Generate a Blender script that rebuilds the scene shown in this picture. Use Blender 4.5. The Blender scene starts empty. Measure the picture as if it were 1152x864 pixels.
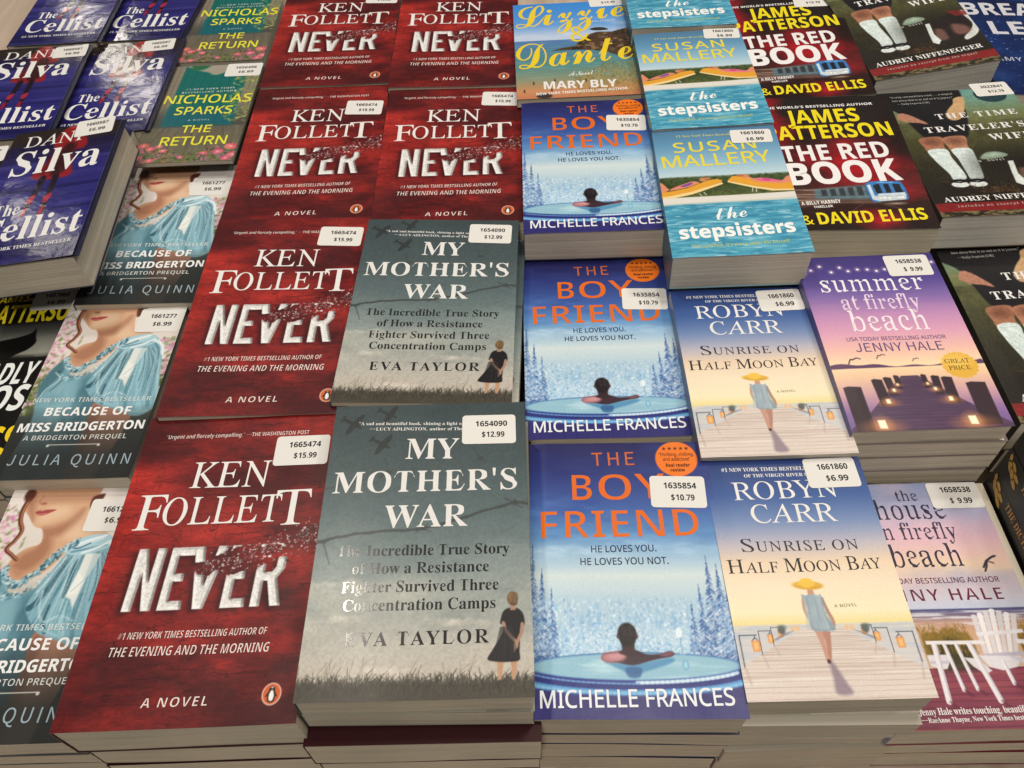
# A shop table covered with stacks of paperback books, seen from above.
# Units: metres.  Cover artwork is designed in millimetres on each cover.
import bpy, bmesh, math, random, os
import numpy as np
from mathutils import Vector, Matrix, Euler

S = 0.001
TABLE = 615.0                       # camera height over the tabletop, mm
sc = bpy.context.scene
COL = sc.collection
rad = math.radians

# ------------------------------------------------------------------ colour
KW = np.array([1.00, 1.06, 1.16])   # white balance of the shop light
def lin(c):
    c = np.asarray(c, dtype=float) / 255.0
    return np.where(c <= 0.04045, c / 12.92, ((c + 0.055) / 1.055) ** 2.4)
def alb(c):
    return np.clip(lin(c) * KW * 0.93, 0.003, 0.90)

# ------------------------------------------------------------------ raster of printed artwork
class Art:
    def __init__(s, w, h, res=2.0):
        s.w, s.h, s.res = w, h, res
        s.nx, s.ny = int(round(w * res)) + 1, int(round(h * res)) + 1
        s.x = np.linspace(0, w, s.nx); s.y = np.linspace(0, h, s.ny)
        s.X, s.Y = np.meshgrid(s.x, s.y)
        s.img = np.zeros((s.ny, s.nx, 3)); s.dy = 0.0
    def grad(s, stops):
        v = [a for a, _ in stops]
        for k in range(3):
            s.img[:, :, k] = np.interp(s.y, v, [c[k] for _, c in stops])[:, None]
    def noise(s, seed, sx, sy, octs=4, gain=0.5):
        rs = np.random.RandomState(seed); out = 0; amp = 1; tot = 0
        for o in range(octs):
            f = 2 ** o
            gx, gy = s.X / sx * f, s.Y / sy * f
            nx, ny = int(gx.max()) + 3, int(gy.max()) + 3
            L = rs.rand(ny, nx)
            ix, iy = gx.astype(int), gy.astype(int)
            fx, fy = gx - ix, gy - iy
            fx = fx * fx * (3 - 2 * fx); fy = fy * fy * (3 - 2 * fy)
            n = (L[iy, ix] * (1 - fx) + L[iy, ix + 1] * fx) * (1 - fy) + (L[iy + 1, ix] * (1 - fx) + L[iy + 1, ix + 1] * fx) * fy
            out = out + n * amp; tot += amp; amp *= gain
        return out / tot
    def blend(s, m, c):
        c = np.asarray(c, dtype=float)
        m = np.clip(m, 0, 1)[:, :, None]
        s.img = s.img * (1 - m) + c * m
    def _box(s, x0, x1, y0, y1, pad):
        i0 = max(0, int((x0 - pad) * s.res)); i1 = min(s.nx, int((x1 + pad) * s.res) + 2)
        j0 = max(0, int((y0 - pad) * s.res)); j1 = min(s.ny, int((y1 + pad) * s.res) + 2)
        return i0, i1, j0, j1
    def pmask(s, pts, soft=0.35):
        P = np.asarray(pts, dtype=float) + np.array([0, s.dy])
        m = np.zeros((s.ny, s.nx))
        i0, i1, j0, j1 = s._box(P[:, 0].min(), P[:, 0].max(), P[:, 1].min(), P[:, 1].max(), soft * 2 + 1)
        if i1 <= i0 or j1 <= j0: return m
        X, Y = s.X[j0:j1, i0:i1], s.Y[j0:j1, i0:i1]
        d2 = np.full(X.shape, 1e9); ins = np.zeros(X.shape, bool)
        n = len(P)
        for a in range(n):
            x0, y0 = P[a]; x1, y1 = P[(a + 1) % n]
            ex, ey = x1 - x0, y1 - y0; L = ex * ex + ey * ey + 1e-12
            t = np.clip(((X - x0) * ex + (Y - y0) * ey) / L, 0, 1)
            d2 = np.minimum(d2, (X - x0 - t * ex) ** 2 + (Y - y0 - t * ey) ** 2)
            c = ((y0 > Y) != (y1 > Y))
            if y1 != y0: ins ^= c & (X < (x1 - x0) * (Y - y0) / (y1 - y0) + x0)
        d = np.sqrt(d2) * np.where(ins, 1, -1)
        m[j0:j1, i0:i1] = np.clip(0.5 + d / (2 * soft), 0, 1)
        return m
    def poly(s, pts, c, a=1, soft=0.35): s.blend(s.pmask(pts, soft) * a, c)
    def emask(s, cx, cy, rx, ry, soft=0.35, rot=0):
        cy = cy + s.dy; m = np.zeros((s.ny, s.nx)); r = max(rx, ry) + soft * 2
        i0, i1, j0, j1 = s._box(cx - r, cx + r, cy - r, cy + r, 1)
        if i1 <= i0 or j1 <= j0: return m
        X, Y = s.X[j0:j1, i0:i1] - cx, s.Y[j0:j1, i0:i1] - cy
        ca, sa = math.cos(rad(rot)), math.sin(rad(rot))
        u, v = (X * ca + Y * sa) / rx, (-X * sa + Y * ca) / ry
        d = (1 - np.sqrt(u * u + v * v)) * min(rx, ry)
        m[j0:j1, i0:i1] = np.clip(0.5 + d / (2 * soft), 0, 1)
        return m
    def ell(s, cx, cy, rx, ry, c, a=1, soft=0.35, rot=0): s.blend(s.emask(cx, cy, rx, ry, soft, rot) * a, c)
    def line(s, pts, w, c, a=1, soft=0.3, w2=None):
        n = len(pts) - 1
        for k in range(n):
            (x0, y0), (x1, y1) = pts[k], pts[k + 1]; y0 += s.dy; y1 += s.dy
            wa = w if w2 is None else w + (w2 - w) * k / n
            wb = w if w2 is None else w + (w2 - w) * (k + 1) / n
            i0, i1, j0, j1 = s._box(min(x0, x1), max(x0, x1), min(y0, y1), max(y0, y1), max(wa, wb) + soft * 2)
            if i1 <= i0 or j1 <= j0: continue
            X, Y = s.X[j0:j1, i0:i1], s.Y[j0:j1, i0:i1]
            ex, ey = x1 - x0, y1 - y0; L = ex * ex + ey * ey + 1e-12
            t = np.clip(((X - x0) * ex + (Y - y0) * ey) / L, 0, 1)
            d = np.sqrt((X - x0 - t * ex) ** 2 + (Y - y0 - t * ey) ** 2)
            m = np.clip(0.5 + ((wa + (wb - wa) * t) / 2 - d) / (2 * soft), 0, 1)[:, :, None] * a
            s.img[j0:j1, i0:i1] = s.img[j0:j1, i0:i1] * (1 - m) + np.asarray(c, float) * m
    def mul(s, f): s.img = np.clip(s.img * f[:, :, None], 0, 255)
def blur(m, r):
    for ax in (0, 1):
        for _ in range(2):
            p = [(0, 0), (0, 0)]; p[ax] = (r + 1, r)
            c = np.cumsum(np.pad(m, p, mode='edge'), axis=ax)
            m = ((c[2 * r + 1:] - c[:-2 * r - 1]) if ax == 0 else (c[:, 2 * r + 1:] - c[:, :-2 * r - 1])) / (2 * r + 1)
    return m
def smooth(pts, n=6, closed=True):
    P = [Vector((a, b)) for a, b in pts]; N = len(P); out = []
    rng = range(N) if closed else range(N - 1)
    for i in rng:
        g = (lambda k: P[k % N]) if closed else (lambda k: P[max(0, min(N - 1, k))])
        p0, p1, p2, p3 = g(i - 1), g(i), g(i + 1), g(i + 2)
        for k in range(n):
            t = k / n
            q = 0.5 * ((2 * p1) + (p2 - p0) * t + (2 * p0 - 5 * p1 + 4 * p2 - p3) * t * t + (3 * p1 - p0 - 3 * p2 + p3) * t ** 3)
            out.append((q.x, q.y))
    if not closed: out.append(tuple(P[-1]))
    return out

# ------------------------------------------------------------------ the cover designs
def paint_never(w, h):
    a = Art(w, h, 2.4); rnd = random.Random(3)
    n1 = a.noise(1, 60, 34, 4); n2 = a.noise(2, 18, 5, 4); n3 = a.noise(5, 5, 1.6, 2)
    t = np.clip((n1 - 0.27) * 1.9 + (n2 - 0.5) * 0.6, 0, 1)
    dark, mid, hot = np.array([76, 22, 24.]), np.array([132, 33, 31.]), np.array([180, 48, 40.])
    a.img = np.where((t < .5)[..., None], dark + (mid - dark) * (t * 2)[..., None], mid + (hot - mid) * ((t - .5) * 2)[..., None])
    # soft dark shapes behind the names and at head and foot
    dk = 0.62 * np.clip((a.Y - 186) / 36, 0, 1) + 0.55 * np.clip((26 - a.Y) / 26, 0, 1)
    for cx, cy, rx, ry, s_ in ((62, 168, 30, 14, .5), (45, 140, 40, 20, .62), (90, 138, 34, 14, .4), (60, 92, 52, 30, .38), (14, 92, 16, 26, .3), (88, 24, 26, 8, .3)):
        dk = np.maximum(dk, s_ * np.clip(1 - np.sqrt(((a.X - cx) / rx) ** 2 + ((a.Y - cy) / ry) ** 2) + (n2 - .5) * .8, 0, 1) ** .6)
    a.blend(dk * .72, (60, 18, 21))
    # fine horizontal grain and cracks
    a.mul(0.82 + 0.20 * n3 + 0.18 * a.noise(41, 2.2, .8, 2))
    c = np.abs(a.noise(9, 26, 10, 4) - 0.5); a.blend(np.clip(1 - c / 0.011, 0, 1) * .55, (38, 10, 14))
    c = np.abs(a.noise(12, 14, 7, 3) - 0.5); a.blend(np.clip(1 - c / 0.012, 0, 1) * .35, (44, 12, 15))
    for k in range(46):      # masonry-like joints
        y = rnd.uniform(0, h); x = rnd.uniform(-10, w); L = rnd.uniform(8, 38)
        q = [(x + L * j / 8, y + rnd.uniform(-.9, .9)) for j in range(9)]
        a.line(q, .45, (40, 11, 14), rnd.uniform(.3, .75), .3)
        j = rnd.randint(1, 7); a.line([q[j], (q[j][0] + rnd.uniform(-2, 2), q[j][1] + rnd.choice((-1, 1)) * rnd.uniform(4, 11))], .4, (40, 11, 14), rnd.uniform(.2, .6), .3)
    # the broken white block letters
    def E(x): return [(x, 71), (x + 15, 71), (x + 14.5, 77), (x + 6, 77), (x + 6, 90), (x + 12, 90), (x + 12, 95.5), (x + 6, 95.5), (x + 6, 108), (x + 16, 108), (x + 16, 114), (x + .5, 114)]
    L = [[(20, 71), (26, 71), (27, 97), (32, 71), (38, 71), (39, 114), (33, 114), (32.3, 90), (27, 114), (20.7, 114)], E(42), E(81),
         [(64, 71), (70.5, 71), (79, 114), (72.5, 114), (68, 86), (64, 114), (57.5, 114)],
         [(99.5, 71), (105.5, 71), (105.5, 88), (108, 88), (112, 71), (118.5, 71), (114, 90), (118, 96), (119, 109), (114.5, 114), (100, 114)]]
    m = np.zeros_like(a.X)
    for p in L: m = np.maximum(m, a.pmask(p, .3))
    m = np.minimum(m, 1 - a.pmask([(105.5, 94), (110, 94), (112.3, 97.5), (112.8, 106), (110.5, 108.5), (105.8, 108.5)], .3))
    band = 99 + (a.X - 60) * 0.18
    er = np.clip((np.abs(a.Y - band) - 1.5 - 5.5 * np.clip(1.1 - np.abs(a.X - 86) / 34, 0, 1)) / 1.2 + (a.noise(21, 5, 5, 3) - .5) * 9, 0, 1)
    er = np.where((a.X < 57) | (a.X > 120), 1, er)
    m *= er
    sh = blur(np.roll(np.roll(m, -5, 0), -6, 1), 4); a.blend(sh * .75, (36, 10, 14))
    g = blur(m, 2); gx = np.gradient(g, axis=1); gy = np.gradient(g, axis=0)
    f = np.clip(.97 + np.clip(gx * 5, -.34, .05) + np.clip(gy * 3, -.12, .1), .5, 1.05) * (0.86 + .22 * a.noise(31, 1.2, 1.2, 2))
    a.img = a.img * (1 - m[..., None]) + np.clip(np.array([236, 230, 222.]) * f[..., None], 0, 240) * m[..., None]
    for k in range(560):
        t = rnd.random() ** .8
        x = 62 + t * 76; y = 96 + (x - 60) * .32 + rnd.gauss(0, 3.2 + 3.2 * t)
        r = rnd.uniform(.22, .75) * (1.9 if rnd.random() < .1 else 1)
        an = rnd.uniform(0, 6.3); q = [(x + r * rnd.uniform(.5, 1.2) * math.cos(an + j * 1.4), y + r * rnd.uniform(.5, 1.2) * math.sin(an + j * 1.4)) for j in range(4)]
        v = rnd.choice([235, 222, 190, 120, 60, 35])
        a.poly(q, (v, v * .95, v * .92), .95, .28)
    # oval emblem with a penguin
    a.ell(122.5, 17, 5.6, 6.4, (236, 205, 180)); a.ell(122.5, 17, 5.0, 5.8, (206, 92, 46))
    a.poly(smooth([(122.4, 21.6), (124, 20.4), (124.3, 18.6), (125.9, 15.5), (124.9, 15.6), (124.4, 13), (122.5, 12.2), (120.5, 13), (120.0, 15.6), (119, 15.6), (120.6, 18.6), (120.9, 20.4)]), (28, 22, 24))
    a.poly(smooth([(122.5, 19.4), (123.8, 17), (123.7, 14), (122.5, 13), (121.2, 14), (121.1, 17)]), (240, 232, 222))
    a.poly([(121.6, 21), (123.2, 21.2), (122.6, 20)], (240, 232, 222))
    return a

def paint_war(w, h):
    a = Art(w, h); rnd = random.Random(5)
    a.grad([(0, (60, 55, 48)), (8, (70, 64, 55)), (12, (188, 176, 160)), (32, (182, 175, 162)), (60, (150, 154, 146)), (88, (128, 138, 134)), (120, (92, 105, 105)), (160, (72, 84, 84)), (212, (62, 72, 73))])
    n = a.noise(2, 60, 22, 5)
    a.blend(np.clip((n - .52) * 3.2, 0, 1) * np.clip((120 - a.Y) / 50, 0, 1) * .55, (206, 196, 178))
    a.blend(np.clip((.46 - n) * 3.2, 0, 1) * .42 * np.clip((a.Y - 20) / 40, 0, 1), (78, 92, 92))
    for cx, cy, rx, ry in ((14, 72, 17, 4.5), (26, 50, 15, 3.4), (92, 46, 20, 3.6), (46, 18, 20, 4)):
        a.blend(np.clip(1 - np.sqrt(((a.X - cx) / rx) ** 2 + ((a.Y - cy) / ry) ** 2) + (a.noise(7, 9, 5, 3) - .5) * 1.6, 0, 1) * .6, (222, 210, 192))
    def wire(p, c):
        q = smooth(p, 10, False); a.line(q, 1.5, c, .9, .4)
        a.line([(x + .5, y + 1.1 * math.sin(i * .9)) for i, (x, y) in enumerate(q)], .8, c, .85, .3)
        a.line([(x, y - .9 * math.sin(i * .7)) for i, (x, y) in enumerate(q)], .8, c, .85, .3)
    wc = (68, 72, 70)
    wire([(-2, 141), (18, 146), (44, 154), (76, 159), (104, 164), (137, 170)], (74, 84, 83)); wire([(-2, 101), (14, 105), (34, 108), (68, 110), (96, 118), (126, 127), (138, 126)], wc)
    for x, y, pts in ((42, 154, [(-3, 12), (3, -10), (-5, -4), (5, 3)]), (105, 164, [(-5, 9), (4, -4), (-5, -3), (9, 5)]), (4, 102, [(-4, 1), (6, -16), (0, 0), (7, 2)]), (68, 110, [(-4, -2), (6, -3), (-2, 3), (3, 3)]), (128, 127, [(-6, 4), (5, -4), (0, 3), (8, 2)])):
        for j in (0, 2): a.line([(x + pts[j][0], y + pts[j][1]), (x, y), (x + pts[j + 1][0], y + pts[j + 1][1])], 1.3, wc, .95, .4, .5)
        a.ell(x, y, 2.6, 1.7, wc, .9)
    for x, y, sc_, an in ((13, 196, 1.1, -32), (38, 204, 1.0, -28), (35, 178, 1.05, -32)):
        ca, sa = math.cos(rad(an)), math.sin(rad(an))
        P = lambda pts: [(x + sc_ * (u * ca - v * sa), y + sc_ * (u * sa + v * ca)) for u, v in pts]
        pc = (52, 56, 55)
        a.poly(P(smooth([(-8, .5), (-4, 1.3), (4, 1.4), (7.4, .4), (7.4, -.4), (4, -1.3), (-4, -1.1), (-8, -.5)])), pc)
        a.poly(P(smooth([(-.5, 0), (1, 8.8), (2.4, 9.6), (4, 7), (4.3, 0), (3.4, -7.5), (1.8, -9), (.6, -7.6)])), pc)
        a.poly(P([(-8, 0), (-8.4, 3), (-6.8, 2.6), (-5.6, 0), (-6.8, -2.6), (-8.4, -3)]), pc)
    # meadow
    m = np.zeros_like(a.X)
    base = 9.5 + 2.2 * (a.noise(8, 22, 400, 3) - .5) * 2
    m = np.clip((base - a.Y) / 1.5 + .5, 0, 1); a.blend(m, (70, 64, 54))
    for k in range(1150):
        x = rnd.uniform(-1, w + 1); b = rnd.uniform(2, 10.5); hh = rnd.uniform(2.0, 6.5) * (1.7 if rnd.random() < .05 else 1)
        v = rnd.uniform(48, 84); a.line([(x, b), (x + rnd.gauss(0, .7), b + hh * .6), (x + rnd.gauss(.3, 1.5), b + hh)], .65, (v, v * .92, v * .78), .8, .25, .2)
    for k in range(16):
        x = rnd.uniform(8, 100); a.line([(x, 9), (x + rnd.gauss(1, 1), 17), (x + rnd.gauss(3, 2), rnd.uniform(20, 27))], .4, (120, 110, 94), .7, .25, .25)
    a.mul(.93 + .14 * a.noise(40, 1.5, 1.5, 2))
    # the woman in a dark dress
    X0, Y0, KX, KY = 123.5, 11.0, .90, .96
    _poly, _line, _ell = a.poly, a.line, a.ell
    tr = lambda q: [(X0 + (x - X0) * KX, Y0 + (y - Y0) * KY) for x, y in q]
    a.poly = lambda q, *r, **k: _poly(tr(q), *r, **k)
    a.line = lambda q, wd, *r, **k: _line(tr(q), wd * .92, *r, **k)
    a.ell = lambda x, y, rx, ry, *r, **k: _ell(*tr([(x, y)])[0], rx * KX, ry * KY, *r, **k)
    sk = (168, 128, 104)
    for x0, x1 in ((115.6, 117.4), (124.4, 126.2)):
        a.poly(smooth([(x0 - .6, 23), (x0 + 3.4, 23), (x0 + 2.8, 17), (x0 + 1.8, 11), (x0 - .2, 11), (x0 - .4, 17)]), (186, 142, 108))
    a.poly(smooth([(117, 46), (119, 53), (123, 55.5), (129, 55), (132.5, 51), (133.2, 44.5), (130.5, 43), (130, 38), (129.4, 28), (129.2, 22), (122, 21), (113, 21.5), (108.6, 23.2), (112, 29), (116.5, 36), (119, 41), (118.5, 44.5)]), (25, 23, 26))
    a.line(smooth([(119, 46), (121.5, 40), (127, 33.5), (127.6, 31)], 6, False), 1.9, sk); a.line(smooth([(131.6, 45), (131.2, 40), (128.4, 34), (127.2, 31)], 6, False), 1.9, sk)
    a.ell(127, 31, 1.5, 2.2, sk); a.line([(126.7, 31), (126, 27.5)], 1, sk)
    a.poly([(123.8, 54), (127.6, 54), (127.2, 58), (124.2, 58)], sk)
    for k in range(26):
        x = 112 + k * .65; a.line([(121 + (k - 13) * .3, 43), (x, 23)], .5, rnd.choice([(52, 48, 50), (24, 22, 24), (44, 40, 42)]), .5, .4)
    a.ell(125.6, 61.8, 3.7, 4.8, (104, 78, 50)); a.ell(125.2, 63.4, 2.6, 2.4, (146, 112, 72), .7, 1); a.ell(126.4, 58.6, 2.2, 1.6, (90, 66, 42), .9, .6)
    for k in range(40): a.line([(125.6 + rnd.gauss(0, 1.6), 65.6), (125.8 + rnd.gauss(0, 1.2), 59)], .3, rnd.choice([(160, 126, 84), (80, 58, 38), (128, 98, 62)]), .5, .25)
    return a

def paint_pool(w, h):
    a = Art(w, h); rnd = random.Random(8)
    a.grad([(0, (48, 45, 104)), (17, (52, 50, 116)), (30, (150, 196, 214)), (50, (192, 210, 214)), (74, (184, 204, 212)), (90, (206, 216, 213)), (104, (160, 188, 206)), (120, (94, 140, 186)), (140, (62, 92, 156)), (168, (42, 52, 112)), (193, (38, 36, 84))])
    n = a.noise(3, 55, 16, 5); n2 = a.noise(4, 30, 9, 4)
    a.blend(np.clip((n - .5) * 3, 0, 1) * np.clip((a.Y - 92) / 20, 0, 1) * np.clip((185 - a.Y) / 60, 0, 1) * .5, (146, 190, 226))
    a.blend(np.clip((.5 - n2) * 3, 0, 1) * np.clip((a.Y - 100) / 20, 0, 1) * .38, (46, 66, 138))
    a.blend(np.clip((n2 - .53) * 4, 0, 1) * np.clip(1 - np.abs(a.Y - 108) / 16, 0, 1) * .7, (206, 226, 238))
    # misty forest
    f = a.noise(6, 1.6, 12, 3)
    a.blend(np.clip(1 - np.abs(a.Y - 58) / 20, 0, 1) * (.25 + .75 * np.clip((f - .42) * 3, 0, 1)) * .75, (126, 170, 206))
    a.blend(np.clip(1 - np.abs(a.Y - 46) / 12, 0, 1) * np.clip((f - .5) * 3, 0, 1) * .6, (236, 240, 240))
    for k in range(46):
        x = rnd.uniform(0, w); t = rnd.uniform(56, 76) - 8 * (1 - abs(x / 63.5 - 1)); v = rnd.random()
        for i in range(36):
            u = rnd.random(); y = t - (t - 38) * u; r = (1 + 3.6 * u) * rnd.uniform(.2, 1)
            a.line([(x, y), (x + rnd.choice((-1, 1)) * r, y - r * .5)], .6, rnd.choice([(150, 188, 214), (188, 212, 228), (120, 162, 202), (236, 240, 240), (214, 228, 234)]), .5, .4, .3)
    def fir(x, b, t, wd, c, k):
        for i in range(k):
            u = rnd.random() ** .7; y = t - (t - b) * u; r = wd * u * rnd.uniform(.3, 1)
            sx = rnd.choice((-1, 1)) * r
            v = rnd.random(); cc = tuple(c[j] + (240 - c[j]) * (.75 if v > .62 else 0.05 * v) for j in range(3))
            a.line([(x + sx * .25, y), (x + sx, y - r * .45 - .5)], .8, cc, .75, .35, .4)
        a.line([(x, t + 1.5), (x, b)], .6, c, .5, .3)
    for x, b, t, wd in ((22, 40, 66, 5), (30, 38, 62, 5), (41, 38, 70, 5), (14, 40, 74, 5), (48, 40, 58, 4), (76, 40, 56, 4), (84, 40, 60, 4), (100, 38, 60, 5), (70, 42, 54, 3), (106, 40, 66, 4)):
        fir(x, b, t, wd, (150, 188, 214), 130)
    for x, b, t, wd, k in ((2, 30, 112, 9, 560), (8, 32, 94, 8, 420), (14, 34, 80, 6, 260), (115, 34, 102, 9, 600), (121, 32, 96, 9, 520), (126, 32, 90, 8, 400), (108, 38, 82, 6, 260), (102, 40, 70, 5, 160)):
        fir(x, b, t, wd, (60, 96, 150), k)
    for k in range(1500):
        x, y = rnd.gauss(0, 9) if rnd.random() < .4 else rnd.uniform(0, w), rnd.uniform(38, 74)
        if x < 0: x = w + x
        a.ell(x, y, rnd.uniform(.3, .9), rnd.uniform(.3, 1.4), rnd.choice([(240, 242, 240), (220, 234, 240), (150, 186, 212), (110, 154, 196)]), rnd.uniform(.2, .6), .4)
    # the tub
    a.poly([(0, 0), (w, 0), (w, 30), (0, 28)], (50, 46, 106), 1)
    for x in range(0, 130, 9): a.line([(x + 2, 0), (x + 2, 24)], .5, (34, 32, 82), .55)
    a.blend(np.clip((a.noise(12, 8, 3, 3) - .42) * 3, 0, 1) * np.clip(1 - np.abs(a.Y - (17 + .0009 * (a.X - 63) ** 2)) / 5.0, 0, 1) * .75, (96, 166, 216))
    arc = lambda dv, rx, ry: [(x, 30 + dv - ry * math.sqrt(max(0, 1 - ((x - 63.5) / rx) ** 2))) for x in range(-1, 129, 3)]
    a.line(arc(-4.6, 70, 9.6), 4.2, (92, 156, 204), .75, .8); a.line(arc(-5.4, 70, 9.6), 1.4, (150, 200, 224), .55, .6); a.line(arc(-1.6, 68, 9.6), 3.4, (44, 50, 116), .9, .6)
    a.ell(63.5, 30, 66, 9.6, (50, 58, 128)); a.ell(63.5, 31, 64, 8.4, (104, 152, 186)); a.ell(63.5, 30.8, 62.5, 7.6, (146, 186, 200))
    a.blend(a.emask(63.5, 30.8, 62.5, 7.6) * np.clip((a.noise(14, 22, 3, 3) - .5) * 3, 0, 1) * .6, (206, 230, 232))
    a.line([(x, 30.2 - 9.0 * math.sqrt(max(0, 1 - ((x - 63.5) / 66) ** 2))) for x in range(64, 127, 3)], 2.0, (206, 226, 236), .9, .4)
    a.line([(x, 29.8 - 9.2 * math.sqrt(max(0, 1 - ((x - 63.5) / 66) ** 2))) for x in range(2, 66, 3)], 1.0, (110, 160, 204), .8, .4)
    # the bather seen from behind
    a.poly(smooth([(46, 33.5), (54, 29.5), (62, 26), (72, 28.5), (86, 33), (86, 36), (72, 34), (58, 33)]), (72, 132, 172), .8, .8)
    a.poly(smooth([(58, 30), (59.4, 24.5), (66, 24.5), (67, 30)]), (44, 84, 132), .75, .7)
    a.poly(smooth([(43.6, 35.6), (45, 38.6), (50, 39.8), (55.5, 40.6), (60.5, 41.4), (66, 40.6), (71, 38.4), (79, 38.4), (85.4, 40.2), (88, 38.8), (86, 36.8), (78, 35.4), (70, 33.4), (62, 31.6), (54, 33), (47, 33.6)]), (62, 40, 50), 1, .5)
    a.poly(smooth([(43.6, 35.6), (45.4, 38.8), (51, 39.6), (56, 39.6), (58.6, 37), (56, 34.4), (48, 33.4)]), (196, 134, 136), .9, 1.2)
    a.poly(smooth([(48, 37.6), (53, 39), (57, 38), (55, 36), (50, 35.6)]), (214, 158, 158), .6, 1.2)
    a.poly(smooth([(79, 37.8), (85.4, 39.8), (87.6, 38.6), (83, 36.8)]), (150, 92, 100), .7, .7)
    a.poly(smooth([(57, 46), (63.6, 46), (64.4, 41), (66, 39), (60.4, 37.6), (54.6, 39), (56.4, 41)]), (56, 36, 40), 1, .6)
    a.ell(60.3, 51, 5.9, 7.2, (30, 24, 28), 1, .5); a.ell(60.3, 47.4, 4.7, 4.6, (34, 26, 29), 1, .5)
    a.ell(54.5, 49.6, .8, 1.6, (84, 56, 54)); a.ell(66.1, 49.6, .8, 1.6, (70, 48, 48))
    for k in range(60):
        x, y = 60.2 + rnd.gauss(0, 2.6), rnd.uniform(51, 57.6); a.line([(x, y), (x + rnd.gauss(0, .8), y - 1.6)], .4, (74, 62, 62), .35, .3)
    # wine glass on the rim
    a.ell(92.2, 51.6, 1.9, 3.4, (226, 234, 236)); a.line([(92.5, 48.4), (93, 39)], .5, (120, 150, 180)); a.line([(91.4, 38.4), (94.6, 38.4)], .6, (170, 196, 214)); a.ell(94, 31.6, 1.9, 3.0, (92, 150, 190), .7); a.ell(94, 31.6, 1.2, 2.2, (164, 210, 222), .9)
    # reader quote disc
    a.ell(105, 178.6, 14.8, 14.6, (238, 118, 32))
    for k in range(5):
        x, y = 97 + k * 4, 187.4; a.poly([(x + 1.6 * math.sin(j * math.pi / 5) * (1 if j % 2 == 0 else .42), y + 1.6 * math.cos(j * math.pi / 5) * (1 if j % 2 == 0 else .42)) for j in range(10)], (46, 24, 18), 1, .2)
    return a

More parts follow.
